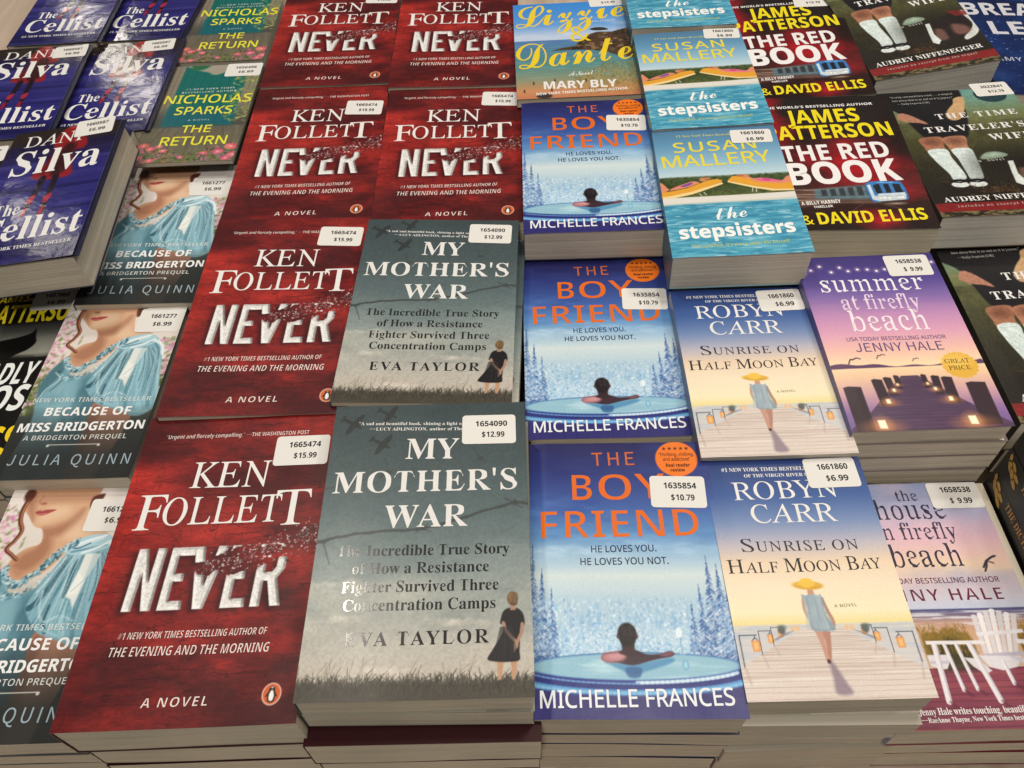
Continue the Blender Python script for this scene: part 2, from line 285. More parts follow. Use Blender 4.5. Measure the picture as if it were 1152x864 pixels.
def paint_pier(w, h):
    a = Art(w, h); rnd = random.Random(9)
    a.grad([(0, (216, 202, 190)), (40, (205, 200, 196)), (46, (216, 206, 186)), (46.6, (236, 214, 146)), (54, (243, 227, 186)), (72, (239, 219, 188)), (88, (232, 204, 172)), (102, (184, 176, 184)), (118, (116, 136, 174)), (138, (60, 90, 146)), (168, (34, 54, 106))])
    a.blend(np.clip((a.noise(2, 40, 10, 4) - .5) * 2, 0, 1) * np.clip(1 - np.abs(a.Y - 74) / 34, 0, 1) * .4, (250, 228, 190))
    a.blend((a.Y < 46) * np.clip((a.noise(3, 14, 1.6, 3) - .4) * 3, 0, 1) * .6, (176, 184, 196))
    pier = [(-2, -1), (-2, 19), (40, 42.5), (52, 46), (60, 46), (68, 42.5), (111, 16), (112, -1)]
    m = a.pmask(pier, .5); a.blend(m, (218, 201, 186))
    a.blend(m * np.clip((a.noise(5, 60, 2.0, 3) - .5) * 4, 0, 1) * .45, (186, 160, 146)); a.blend(m * np.clip((.48 - a.noise(6, 50, 2.6, 3)) * 4, 0, 1) * .6, (238, 226, 214))
    y = 0.8
    while y < 43:
        a.blend(m * np.clip(1 - np.abs(a.Y - y - (a.noise(int(y * 7), 30, 50, 2) - .5)) / .35, 0, 1) * .5, (156, 132, 122)); y += max(.9, (46 - y) * .085)
    def lantern(x, y, s_, sgn):
        d = (52, 50, 56)
        a.line([(x, y), (x + sgn * 9 * s_, y)], .55 * s_, d, .9, .25); a.line([(x, y), (x, y - 17 * s_)], .6 * s_, d, .9, .25)
        X = x + sgn * 8 * s_
        a.line([(X, y), (X, y - 2 * s_)], .4, d, .9, .2); a.line([(X - 1.6 * s_, y - 3 * s_), (X, y - 1.4 * s_), (X + 1.6 * s_, y - 3 * s_)], .5 * s_, d, .8, .2)
        a.poly([(X - 2.3 * s_, y - 3 * s_), (X + 2.3 * s_, y - 3 * s_), (X + 2.0 * s_, y - 9 * s_), (X - 2.0 * s_, y - 9 * s_)], (222, 150, 86), 1, .3)
        a.poly([(X - 1.2 * s_, y - 4 * s_), (X + 1.2 * s_, y - 4 * s_), (X + 1 * s_, y - 8 * s_), (X - 1 * s_, y - 8 * s_)], (248, 196, 120), .8, .5)
        a.line([(x + sgn * .5, y - 18 * s_), (x + sgn * 2, y - 26 * s_)], 1.2 * s_, (170, 146, 140), .4, .6)
    for x, y, s_, g in ((2.5, 40, 1.15, 1), (14.5, 42.5, .86, 1), (22.5, 44.6, .68, 1), (107.5, 40, 1.1, -1), (93, 42.8, .9, -1), (84, 44.8, .66, -1)): lantern(x, y, s_, g)
    for x in (29, 80):
        a.ell(x, 42.6, 2.2, 2.6, (84, 84, 88), .9, .6); a.ell(x + .6, 44.4, 2.6, 1.6, (96, 104, 92), .8, .8)
    for x in (36, 39, 72, 69): a.ell(x, 43.6, 1.2, 1.8, (232, 180, 128), .9, .5)
    a.poly([(22, 36.2), (30, 40.5), (36, 42), (25, 36.6)], (112, 98, 98), .7, .6); a.poly([(86, 36.2), (78, 40.5), (73, 42), (83, 36.6)], (112, 98, 98), .7, .6)
    # shadow, woman and hat
    Q = lambda pts: [(x, 22.5 + (y - 22) * .855) for x, y in pts]
    a.poly(smooth(Q([(53, 22), (55, 22), (60, 8), (62, 0), (53, 0), (53, 10)])), (132, 112, 124), .8, 1.2)
    sk = (196, 146, 124)
    a.poly(smooth(Q([(49.2, 46), (53.4, 46), (53.6, 36), (54.0, 24), (53.0, 21.4), (51.6, 24), (50.6, 36)])), sk); a.poly(smooth(Q([(53.6, 46), (58.2, 46), (57.2, 36), (55.6, 27), (54.6, 23), (53.6, 27), (54, 36)])), (180, 128, 108))
    a.ell(53, 22.8, 1.2, 1.4, (84, 52, 52))
    a.line(smooth(Q([(46.8, 69), (46.2, 60), (48.6, 50), (49.4, 45)]), 6, False), 1.9, sk); a.line(smooth(Q([(58.4, 69), (60, 60), (61.8, 52), (61.4, 48)]), 6, False), 1.9, (184, 134, 112))
    a.poly(smooth(Q([(46.2, 72), (49, 71.6), (53, 73), (56.4, 71.6), (58.4, 72), (58, 62), (58.4, 56), (62.2, 45.5), (55, 44), (48, 45.5), (47, 54), (47.8, 62)])), (150, 164, 170))
    a.blend(a.pmask(smooth(Q([(46.2, 72), (49, 71.6), (53, 73), (56.4, 71.6), (58.4, 72), (58, 62), (58.4, 56), (62.2, 45.5), (55, 44), (48, 45.5), (47, 54), (47.8, 62)]))) * np.clip((a.noise(17, 1.8, 9, 3) - .45) * 4, 0, 1) * .5, (196, 204, 204))
    a.poly([(50.4, 65.5), (54.6, 65.5), (54.2, 69), (50.8, 69)], sk)
    for k in range(30):
        x = 47 + k * .42; a.line(Q([(x, 70), (x + (x - 53) * .12, 58), (x + (x - 53) * .35, 46)]), .5, rnd.choice([(128, 142, 150), (176, 188, 192), (150, 164, 170)]), .45, .5)
    a.line(Q([(48, 46), (55, 44.6), (61.6, 46)]), .6, (120, 132, 140), .6, .4)
    a.ell(51.8, 71.6, 9.6, 2.9, (214, 160, 52), 1, .4, -3); a.ell(51.4, 73.4, 4.8, 3.3, (238, 192, 74)); a.ell(50.6, 72.5, 8.0, 1.2, (236, 186, 70), .8, .6, -3)
    return a

def paint_jetty(w, h):
    a = Art(w, h); rnd = random.Random(4)
    a.grad([(0, (112, 88, 142)), (16, (140, 106, 152)), (34, (206, 158, 160)), (50, (240, 196, 156)), (59, (246, 212, 168)), (60, (247, 214, 170)), (74, (238, 186, 166)), (92, (220, 158, 178)), (112, (188, 134, 176)), (132, (122, 96, 158)), (152, (78, 62, 132)), (178, (58, 46, 106))])
    a.blend(np.clip((a.noise(2, 70, 14, 4) - .5) * 3, 0, 1) * np.clip(1 - np.abs(a.Y - 100) / 40, 0, 1) * .35, (240, 180, 178))
    hp = [(-2, 57.5), (-2, 60.5)] + [(x, 60 + 1.6 * math.sin(x * .06 + 1) + .9 * math.sin(x * .23)) for x in range(0, 116, 4)] + [(115, 57.5)]
    a.poly(hp, (92, 58, 92), 1, .5)
    pier = [(-4, -1), (18, 17), (49, 49), (61, 49), (95, 17), (117, 0), (117, -1)]
    m = a.pmask(pier, .4); a.blend(m, (82, 58, 84))
    y = .5
    while y < 48:
        a.blend(m * np.clip(1 - np.abs(a.Y - y) / .3, 0, 1) * .55, (46, 32, 54)); y += max(.8, (52 - y) * .07)
    a.blend(m * np.clip((a.noise(6, 16, 2, 3) - .5) * 3, 0, 1) * .35, (130, 88, 104))
    post = lambda x0, x1, b, t, k: a.poly([(x0 + k, t), (x0 + k + (x1 - x0) * .3, t + 1), (x1 + k, t), (x1, b), (x0, b)], (54, 36, 44), 1, .4)
    for x0, x1, b, t, k in ((4, 17, 0, 40, 0), (27, 35, 22, 46, -1), (36, 42, 31, 47.5, -1), (43, 47, 37, 49, 0), (92, 106, 2, 40, 1), (76, 84, 22, 46, 1), (69, 75, 31, 47.5, 1), (63, 67, 37, 49, 0)): post(x0, x1, b, t, k)
    for x, y_, r in ((23, 6, 3.6), (87, 7, 3.6), (33, 26, 1.9), (78, 26.5, 1.9), (40, 36, 1.3), (70, 36, 1.3), (44, 41, .9), (66, 41, .9)):
        a.ell(x, y_ - r * .7, r * 3.0, r * 1.3, (236, 150, 82), .55, r * 1.2); a.ell(x, y_, r * 1.7, r * 1.7, (242, 168, 96), .5, r)
        a.poly([(x - r * .75, y_ - r), (x + r * .75, y_ - r * 1.1), (x + r * .7, y_ + r), (x - r * .8, y_ + r)], (255, 242, 206), 1, .4)
    for x, y_ in ((10, 163), (18, 167), (26, 160), (34, 165), (40, 160.5), (48, 162), (56, 161.5), (63, 159.5), (70, 161), (110, 167), (104, 164), (4, 160)):
        a.ell(x, y_, 2.4, 2.4, (200, 170, 190), .5, 1.4); a.ell(x, y_, 1.0, 1.0, (255, 246, 236))
    for x, y_, s_ in ((18, 66, 1), (39, 69, .7), (64, 64.5, .5)):
        a.line(smooth([(x - 4 * s_, y_ - 4 * s_), (x - 1.5 * s_, y_ + .4), (x, y_), (x + 3 * s_, y_ + 1.6 * s_), (x + 6 * s_, y_ + .6 * s_)], 5, False), .9 * s_, (58, 44, 60), .95, .25)
    a.poly([(95 + 13.5 * math.cos(k * math.pi / 18) * (1 if k % 2 else .92), 57 + 13.0 * math.sin(k * math.pi / 18) * (1 if k % 2 else .92)) for k in range(36)], (226, 172, 62))
    a.ell(93, 61, 9, 6, (244, 204, 104), .7, 4)
    return a

def paint_beach(w, h):
    a = Art(w, h); rnd = random.Random(6)
    a.grad([(0, (120, 56, 72)), (38, (140, 64, 80)), (38.5, (206, 176, 150)), (62, (206, 160, 124)), (69, (190, 150, 132)), (76, (92, 86, 122)), (78, (88, 84, 122)), (78.6, (196, 200, 214)), (96, (214, 190, 188)), (112, (232, 200, 168)), (132, (218, 176, 186)), (156, (168, 164, 188)), (178, (136, 146, 176))])
    n = a.noise(3, 50, 20, 5)
    a.blend(np.clip((n - .52) * 4, 0, 1) * (a.Y > 79) * .5, (240, 190, 190)); a.blend(np.clip((.47 - n) * 4, 0, 1) * (a.Y > 79) * .45, (150, 158, 190))
    a.blend(np.clip((a.noise(5, 24, 2, 3) - .52) * 6, 0, 1) * (a.Y < 77) * (a.Y > 66) * .8, (226, 220, 220))
    for x0, x1, t in ((33, 66, 66), (96, 116, 68)):
        p = [(x0, 40)] + [(x0 + (x1 - x0) * k / 10, t + rnd.uniform(-4, 1) - 6 * abs(k / 5 - 1) ** 2) for k in range(11)] + [(x1, 40)]
        a.poly(p, (132, 104, 44), 1, 1)
        a.poly([(x * .8 + (x0 + x1) * .1, y * .9) for x, y in p], (52, 48, 28), .85, 2.5)
        for k in range(260):
            x = rnd.uniform(x0, x1); y = rnd.uniform(46, t - 1); v = rnd.random(); a.line([(x, y), (x + rnd.gauss(0, 1.3), y + rnd.uniform(2, 5))], .5, (96 + 90 * v, 80 + 60 * v, 34 + 20 * v), .7, .25, .2)
    for y in range(1, 38, 4): a.line([(-1, y), (w + 1, y + .5)], .5, (84, 34, 50), .8)
    a.blend((a.Y < 38) * np.clip((a.noise(8, 30, 2, 3) - .5) * 3, 0, 1) * .5, (176, 92, 84))
    wh, sh = (230, 222, 220), (186, 176, 186)
    gaps = (150, 120, 96)
    for k in range(7):      # fan of slats, tall chair back
        u0, u1 = 69.5 + k * 2.9, 71 + k * 4.4; t = 77 - abs(k - 3) * 1.3
        a.poly([(u0, 40), (u0 + 2.5, 40), (u1 + 3.7, t), (u1 + 1.8, t + .8), (u1, t)], (236, 228, 224) if k % 2 else (216, 206, 206), 1, .3)
    a.poly([(70, 61.5), (101, 63), (101, 60.5), (70, 59)], wh, 1, .3); a.poly([(69, 47), (96, 48), (96, 45.5), (69, 44.5)], sh, 1, .4)
    a.poly([(66, 46), (93, 45), (88, 38), (78, 36), (71, 38)], (222, 213, 212), 1, .4); a.poly([(84, 46), (112, 40), (112, 35), (96, 38)], (204, 194, 200), 1, .4)
    a.poly([(35, 56.4), (71, 56), (74, 54.6), (72, 53.4), (35, 54)], wh, 1, .3); a.poly([(94, 56.4), (113, 55), (113, 52.4), (94, 53.4)], wh, 1, .3)
    a.poly([(33, 47), (47.5, 47), (46, 42), (43, 37.6), (38, 37.6), (33, 40)], (220, 210, 210), 1, .4); a.poly([(33, 43), (46, 43), (45, 41), (33, 41)], sh, .7, .5)
    a.poly([(56, 45), (64, 44), (71, 36), (66, 33.5), (60, 39)], (220, 210, 210), 1, .4)
    for p, q, ww in (((40, 54), (36.8, 17), 3.6), ((46.4, 54), (48.6, 24), 2.4), ((54, 54), (57.4, 24.4), 2.4), ((62.6, 54), (69, 17), 3.6), ((80, 42), (81.6, 27.6), 2.6), ((99, 54), (104, 30), 3)):
        a.line([p, q], ww, wh, 1, .3); a.line([(p[0] + ww * .38, p[1]), (q[0] + ww * .38, q[1])], ww * .3, sh, .8, .3)
        a.line([(q[0] + 1, q[1] - .4), (q[0] + 4, q[1] - 3.5)], 1.8, (92, 36, 54), .6, .7)
    a.line(smooth([(93, 108), (96, 112), (97, 113), (101, 115.5), (104, 116.5)], 5, False), 1.3, (44, 40, 54)); a.line(smooth([(97, 113), (95.5, 109), (93, 105)], 5, False), 1.1, (44, 40, 54)); a.line([(96.5, 113.2), (101, 111)], 1.0, (60, 54, 66))
    return a

def paint_lounger(w, h):
    a = Art(w, h); rnd = random.Random(10)
    a.grad([(0, (72, 152, 176)), (66, (66, 142, 168)), (66, (92, 164, 184)), (67, (214, 210, 200)), (74, (222, 218, 208)), (75, (96, 104, 58)), (90, (62, 74, 42)), (101, (78, 90, 54)), (104, (190, 208, 212)), (124, (142, 180, 198)), (150, (96, 144, 174)), (175, (78, 118, 148))])
    m = (a.Y < 67)
    n = a.noise(4, 14, 2.2, 4)
    a.blend(m * np.clip((n - .5) * 6, 0, 1) * .55, (122, 188, 202)); a.blend(m * np.clip((.45 - n) * 6, 0, 1) * .5, (44, 116, 148)); a.blend(m * np.clip((a.noise(7, 10, 1.4, 3) - .62) * 8, 0, 1) * .6, (190, 222, 226))
    a.blend((a.Y > 76) * (a.Y < 103 + (a.noise(9, 6, 300, 2) - .5) * 3) * np.clip((a.noise(11, 2, 2, 3) - .45) * 4, 0, 1) * .6, (40, 52, 30))
    fr, fr2, sk2 = (226, 158, 52), (240, 206, 140), (222, 138, 104)
    # left sunbed, its foot end cut by the cover edge
    a.poly([(-2, 77), (8, 78), (24, 82), (53, 93.4), (54, 91), (26, 78.5), (10, 74.5), (-2, 74)], fr2, 1, .4); a.poly([(-2, 83), (10, 84), (22, 87), (42, 97), (50, 98), (53.6, 96), (53, 93.6), (25, 82), (8, 78), (-2, 77)], fr, 1, .4)
    a.poly(smooth([(-3, 92), (1, 96), (6, 88), (9, 85), (22, 88), (30, 91.5), (34, 94), (28, 96), (18, 92), (10, 88), (4, 84), (-3, 82)]), sk2, 1, .5); a.poly(smooth([(17, 90), (23, 93.4), (28, 94.6), (26, 91.4), (20, 89)]), (120, 72, 150), .95, .4); a.line([(10, 87), (17, 90.4)], 1.2, (232, 110, 120), .8, .5)
    a.ell(37.5, 98, 3.2, 2.6, (206, 132, 96), 1, .5); a.ell(41, 99.4, 3.2, 1.8, (188, 116, 74), 1, .5)
    for x, y in ((32, 79), (36, 80.5)): a.line([(x, y), (x + 1.6, y - 3.4)], .7, (226, 220, 206), .9, .3)
    # right sunbed
    a.poly([(58.6, 95), (80, 86.4), (96, 81), (113, 80), (113, 77.6), (94, 78.6), (78, 84), (58, 93)], fr2, 1, .4); a.poly([(58.6, 95.6), (63, 101), (72, 101), (82, 95), (96, 91), (113, 89), (113, 80), (96, 81), (80, 86.6), (58.6, 95)], fr, 1, .4)
    a.poly(smooth([(78, 95), (86, 97), (96, 94.6), (104, 92), (109, 97), (114, 98), (114, 90), (104, 88), (92, 89.6), (82, 92)]), sk2, 1, .5); a.poly(smooth([(82, 95.4), (92, 95.8), (102, 92), (104, 90), (94, 91.4), (86, 92.6)]), (222, 100, 140), .95, .5); a.poly(smooth([(88, 95.6), (93, 95.4), (95, 92.8), (90, 92.6)]), (206, 66, 128), .9, .4)
    a.ell(74, 100.4, 3.6, 2.4, (206, 132, 96), 1, .5); a.ell(70, 101.4, 3, 1.6, (180, 108, 70), 1, .5); a.line([(76, 99), (80, 96)], 2, sk2, .9, .5)
    for x, y in ((78, 84), (81, 83)): a.line([(x, y), (x - 1, y - 5)], .7, (226, 220, 206), .9, .3)
    a.poly([(-1, 66), (w + 1, 68.4), (w + 1, 76.4), (-1, 74.4)], (222, 214, 202), 1, .5); a.poly([(-1, 65), (w + 1, 67.4), (w + 1, 69), (-1, 66.6)], (188, 190, 170), .8, .7)
    return a

def paint_train(w, h):
    a = Art(w, h); rnd = random.Random(12)
    a.grad([(0, (34, 22, 20)), (20, (44, 24, 22)), (60, (58, 32, 28)), (100, (44, 25, 23)), (150, (38, 27, 24)), (212, (34, 28, 26))])
    n = a.noise(2, 40, 26, 5)
    for cx, cy, rx, ry, s_ in ((76, 96, 56, 56, 1.25), (112, 84, 40, 46, 1.1), (14, 140, 30, 64, .9), (92, 14, 30, 20, 1.1), (8, 190, 24, 44, .8)):
        a.blend(np.clip(np.clip(1.05 - np.sqrt(((a.X - cx) / rx) ** 2 + ((a.Y - cy) / ry) ** 2) + (n - .5) * 1.3, 0, 1) * s_, 0, 1), (168, 24, 34))
    a.blend(np.clip((n - .56) * 5, 0, 1) * np.clip(1 - np.abs(a.Y - 96) / 50, 0, 1) * .5, (200, 50, 44))
    # streaking carriage and the blue cab
    a.dy = -6.0
    a.poly([(-1, 56), (-1, 34), (60, 44), (96, 42), (96, 70), (56, 66)], (96, 66, 56), .9, 2)
    a.blend(a.pmask([(-1, 62), (-1, 42), (96, 44), (96, 72), (50, 66)], 2) * np.clip((a.noise(7, 40, 2.2, 3) - .45) * 4, 0, 1) * .8, (160, 140, 118))
    a.poly([(40, 64), (96, 71), (96, 48), (40, 50)], (84, 120, 132), .75, 2)
    for k in range(6): a.poly([(46 + k * 8, 63 + k), (51 + k * 8, 63.6 + k), (51 + k * 8, 54), (46 + k * 8, 54)], (46, 44, 44), .8, .6)
    a.poly(smooth([(87, 70), (96, 74.5), (112, 74), (119, 71), (120.5, 52), (117, 46), (96, 44), (88, 47)], 5), (56, 118, 178), 1, .5)
    a.poly([(88, 69), (91, 70), (92, 47), (89, 48)], (206, 218, 226), 1, .4)
    a.poly([(90, 53), (119.5, 55), (117.5, 46.5), (96, 44.5), (91, 47)], (206, 208, 206), .9, .5)
    for p in ([(93, 69), (99, 71), (99.5, 57), (94, 56)], [(102, 70), (107, 70.5), (107.5, 57), (102.5, 57)], [(110, 70.5), (116.5, 69.5), (117.5, 57), (110.5, 57.5)]):
        a.poly(p, (30, 36, 44), 1, .4); a.line([p[0], p[3]], .4, (140, 170, 190), .7)
    for x in (96, 104, 112): a.ell(x, 50, 1.7, 1.2, (248, 240, 214), 1, .4)
    a.poly([(95, 45), (118, 47), (116, 40), (99, 38)], (60, 44, 40), 1, .5); a.ell(108, 41.6, 7, 1.4, (226, 190, 160), .6, 1)
    a.line([(96, 42), (132, 22)], 1, (120, 84, 70), .6, .4); a.line([(80, 42), (60, 26)], 1, (120, 60, 54), .6, .4)
    a.poly([(97, 73.6), (112, 73), (111, 71.6), (98, 72)], (120, 176, 220), .9, .5); a.poly([(95, 56), (119, 57.4), (118.6, 54.6), (95, 53.4)], (226, 228, 226), .9, .4); a.ell(100, 50, 1.5, 1.2, (255, 250, 230), 1, .4); a.ell(115, 50.6, 1.5, 1.2, (255, 250, 230), 1, .4)
    a.dy = 0.0
    a.mul(.9 + .2 * a.noise(15, 3, 3, 3))
    return a

def paint_socks(w, h):
    a = Art(w, h); rnd = random.Random(13)
    a.grad([(0, (66, 54, 34)), (20, (34, 28, 22)), (60, (40, 36, 26)), (120, (70, 68, 42)), (160, (112, 116, 74)), (186, (110, 142, 120)), (208, (104, 150, 140))])
    n = a.noise(2, 40, 26, 4)
    a.blend(np.clip((n - .46) * 3, 0, 1) * (a.Y < 150) * .7, (44, 38, 26))
    for k in range(1500):
        x, y = rnd.uniform(0, w), rnd.uniform(0, 165); v = rnd.random(); b = .35 + .65 * (y / 165)
        a.line([(x, y), (x + rnd.gauss(0, 4), y + rnd.uniform(1, 8))], .5, ((70 + 90 * v) * b, (64 + 84 * v) * b, (34 + 44 * v) * b), .5, .3, .2)
    for k in range(60):
        x, y = rnd.uniform(40, 85), rnd.uniform(24, 48); a.line([(x, y), (x + rnd.gauss(0, 5), y + rnd.gauss(0, 4))], .8, (150, 112, 56), .6, .3, .3)
    bl = (30, 28, 30)
    a.poly(smooth([(-4, 210), (-4, 186), (12, 168), (22, 128), (34, 118), (62, 120), (74, 150), (80, 180), (82, 214), (40, 216)]), bl, 1, .9)
    a.poly([(-1, 214), (82, 214), (82, 196), (-1, 190)], (30, 27, 27), 1, 1)
    a.poly(smooth([(8, 158), (12, 168), (20, 166), (32, 152), (34, 147), (26, 150), (16, 152)]), (176, 122, 98), 1, .7)
    a.poly(smooth([(74, 192), (84, 194), (80, 176), (70, 156), (60, 152), (56, 160), (62, 172), (70, 182)]), (198, 158, 112), 1, .7)
    for k in range(4): a.line([(58 + 3 * k, 152 + k), (62 + 3.4 * k, 164 + k)], .7, (140, 96, 70), .6, .5)
    for x, c in ((30, (170, 114, 86)), (52, (178, 122, 92))):
        a.poly(smooth([(x - 12, 122), (x + 9, 124), (x + 7, 108), (x + 6, 98), (x - 9, 98), (x - 12, 108)]), c, 1, .7); a.ell(x - 2, 116, 8, 6, (92, 54, 42), .6, 4)
    for x, k in ((30, -1), (52, 1)):
        sx = x + (4 if k < 0 else -2)
        a.poly(smooth([(x - 10, 102), (x + 7, 103), (x + 8, 88), (sx + 7, 62), (sx + 4, 54), (sx - 6, 54), (sx - 7, 64), (x - 9, 86)]), (214, 222, 214), 1, .5)
        a.line([(x - 9.5, 99), (x + 7, 100)], .6, (160, 176, 170), .8)
        a.ell(sx - 2, 48.5, 9.5, 6.0, bl, 1, .5); a.ell(sx - 2.5, 47.5, 7.6, 4.6, (218, 224, 218), 1, .5); a.line([(sx - 9, 51.5), (sx + 6, 51.5)], 2.0, bl)
    a.blend(np.clip((58 - a.Y) / 20, 0, 1) * .75, (30, 25, 20)); a.blend(a.emask(96, 70, 40, 30, 14) * .8, (32, 27, 22))
    for x, k in ((30, -1), (52, 1)):
        sx = x + (4 if k < 0 else -2)
        a.ell(sx - 2, 48.5, 9.5, 6.0, (26, 23, 24), 1, .5); a.ell(sx - 2.5, 46.6, 8.0, 4.4, (222, 226, 218), 1, .5); a.line([(sx - 10, 51), (sx - 2, 49.4), (sx + 6, 51)], 1.7, (26, 23, 24))
        for j in range(7): a.line([(x - 8 + j * 2.4, 99), (sx - 5 + j * 1.6, 57)], .5, (176, 188, 182), .35, .4)
    for k in range(130):
        x, y = rnd.gauss(62, 14), rnd.gauss(34, 7); a.line([(x, y), (x + rnd.gauss(0, 5), y + rnd.gauss(0, 3))], .8, rnd.choice([(140, 104, 52), (110, 46, 36), (90, 76, 44), (60, 48, 30)]), .6, .4, .3)
    a.poly(smooth([(63, 86), (70, 94), (80, 96), (89, 92), (88, 88), (78, 85), (68, 84)]), (138, 156, 134), .95, 1.0); a.poly(smooth([(68, 90), (78, 93.6), (84, 91), (76, 88)]), (184, 196, 174), .6, 1.4)
    a.poly(smooth([(98, 84), (122, 90), (134, 80), (130, 56), (112, 44), (96, 46), (92, 60)]), (34, 26, 26), 1, 1.2)
    a.poly(smooth([(118, 42), (132, 50), (137, 62), (137, 90), (130, 92), (134, 70), (128, 58), (116, 47)]), (206, 204, 196), 1, .6)
    a.poly(smooth([(112, 72), (124, 68), (128, 58), (120, 52), (110, 56)]), (150, 100, 88), .7, 2.4); a.poly(smooth([(92, 68), (100, 66), (100, 50), (92, 48), (89, 56)]), (138, 96, 84), .7, 2)
    a.poly([(86, 80), (91, 80), (88, 60), (91, 48), (86, 42), (81, 46), (83, 62)], (212, 214, 206), 1, .5)
    a.poly([(116, 98), (137, 92), (137, 84), (122, 86)], (124, 34, 34), .8, 1)
    a.blend((a.Y < 20) * (a.Y > 7) * 1.0, (128, 32, 32))
    a.blend((a.Y <= 7) * np.clip((a.noise(33, 5, 2, 3) - .4) * 4, 0, 1), (120, 104, 70)); a.blend(np.clip(1 - np.abs(a.Y - 26) / 9, 0, 1) * .7, (32, 26, 20))
    m = a.emask(112, 196, 16, 14, .4); a.blend(m, (36, 60, 66))
    a.mul(.88 + .24 * a.noise(19, 2, 2, 3))
    return a

def paint_figure(w, h):
    a = Art(w, h); rnd = random.Random(14)
    a.grad([(0, (22, 20, 66)), (40, (34, 31, 100)), (90, (46, 43, 110)), (130, (44, 39, 102)), (158, (34, 27, 52)), (175, (44, 34, 30)), (190, (40, 32, 28))])
    n = a.noise(3, 90, 5, 4)
    a.blend(np.clip((.47 - n) * 5, 0, 1) * .6, (26, 22, 64)); a.blend(np.clip((n - .55) * 4, 0, 1) * .4 * (a.Y < 150), (92, 86, 152))
    a.blend(np.clip((a.noise(5, 30, 40, 3) - .5) * 3, 0, 1) * .3 * (a.Y < 110), (30, 26, 84))
    red, dr = (146, 30, 32), (84, 16, 20)
    a.poly(smooth([(52, 186), (62, 187), (68, 178), (78, 160), (76, 150), (68, 148), (70, 130), (74, 112), (60, 108), (44, 110), (36, 116), (46, 136), (48, 152), (44, 166)]), red, .92, 1.6)
    a.poly(smooth([(58, 160), (68, 156), (66, 136), (66, 118), (54, 114), (52, 136)]), (46, 22, 22), .9, 2.4)
    a.poly(smooth([(48, 150), (54, 146), (52, 124), (46, 116), (42, 120)]), dr, .7, 2)
    a.ell(58, 190, 6, 6, (168, 52, 42), 1, 1)
    for x, k in ((48, -3), (60, 0)):
        a.line(smooth([(x, 112), (x + k * .3, 96), (x + k, 78), (x + k * 1.4, 66)], 6, False), 6.2, (30, 20, 32), .95, .8, 3.4)
        a.poly(smooth([(x + k - 3, 84), (x + k + 3, 88), (x + k + 2, 78), (x + k - 2, 76)]), (178, 42, 62), .9, .7)
        a.poly(smooth([(x + k * 1.4 - 2.2, 70), (x + k * 1.4 + 2, 71), (x + k * 1.4 + 1, 62), (x + k * 1.4 - 2.6, 58)]), (150, 26, 44), .95, .5)
        a.line([(x + k * 1.3, 76), (x + k * 1.4 + 2, 62)], .9, (16, 12, 22))
    return a

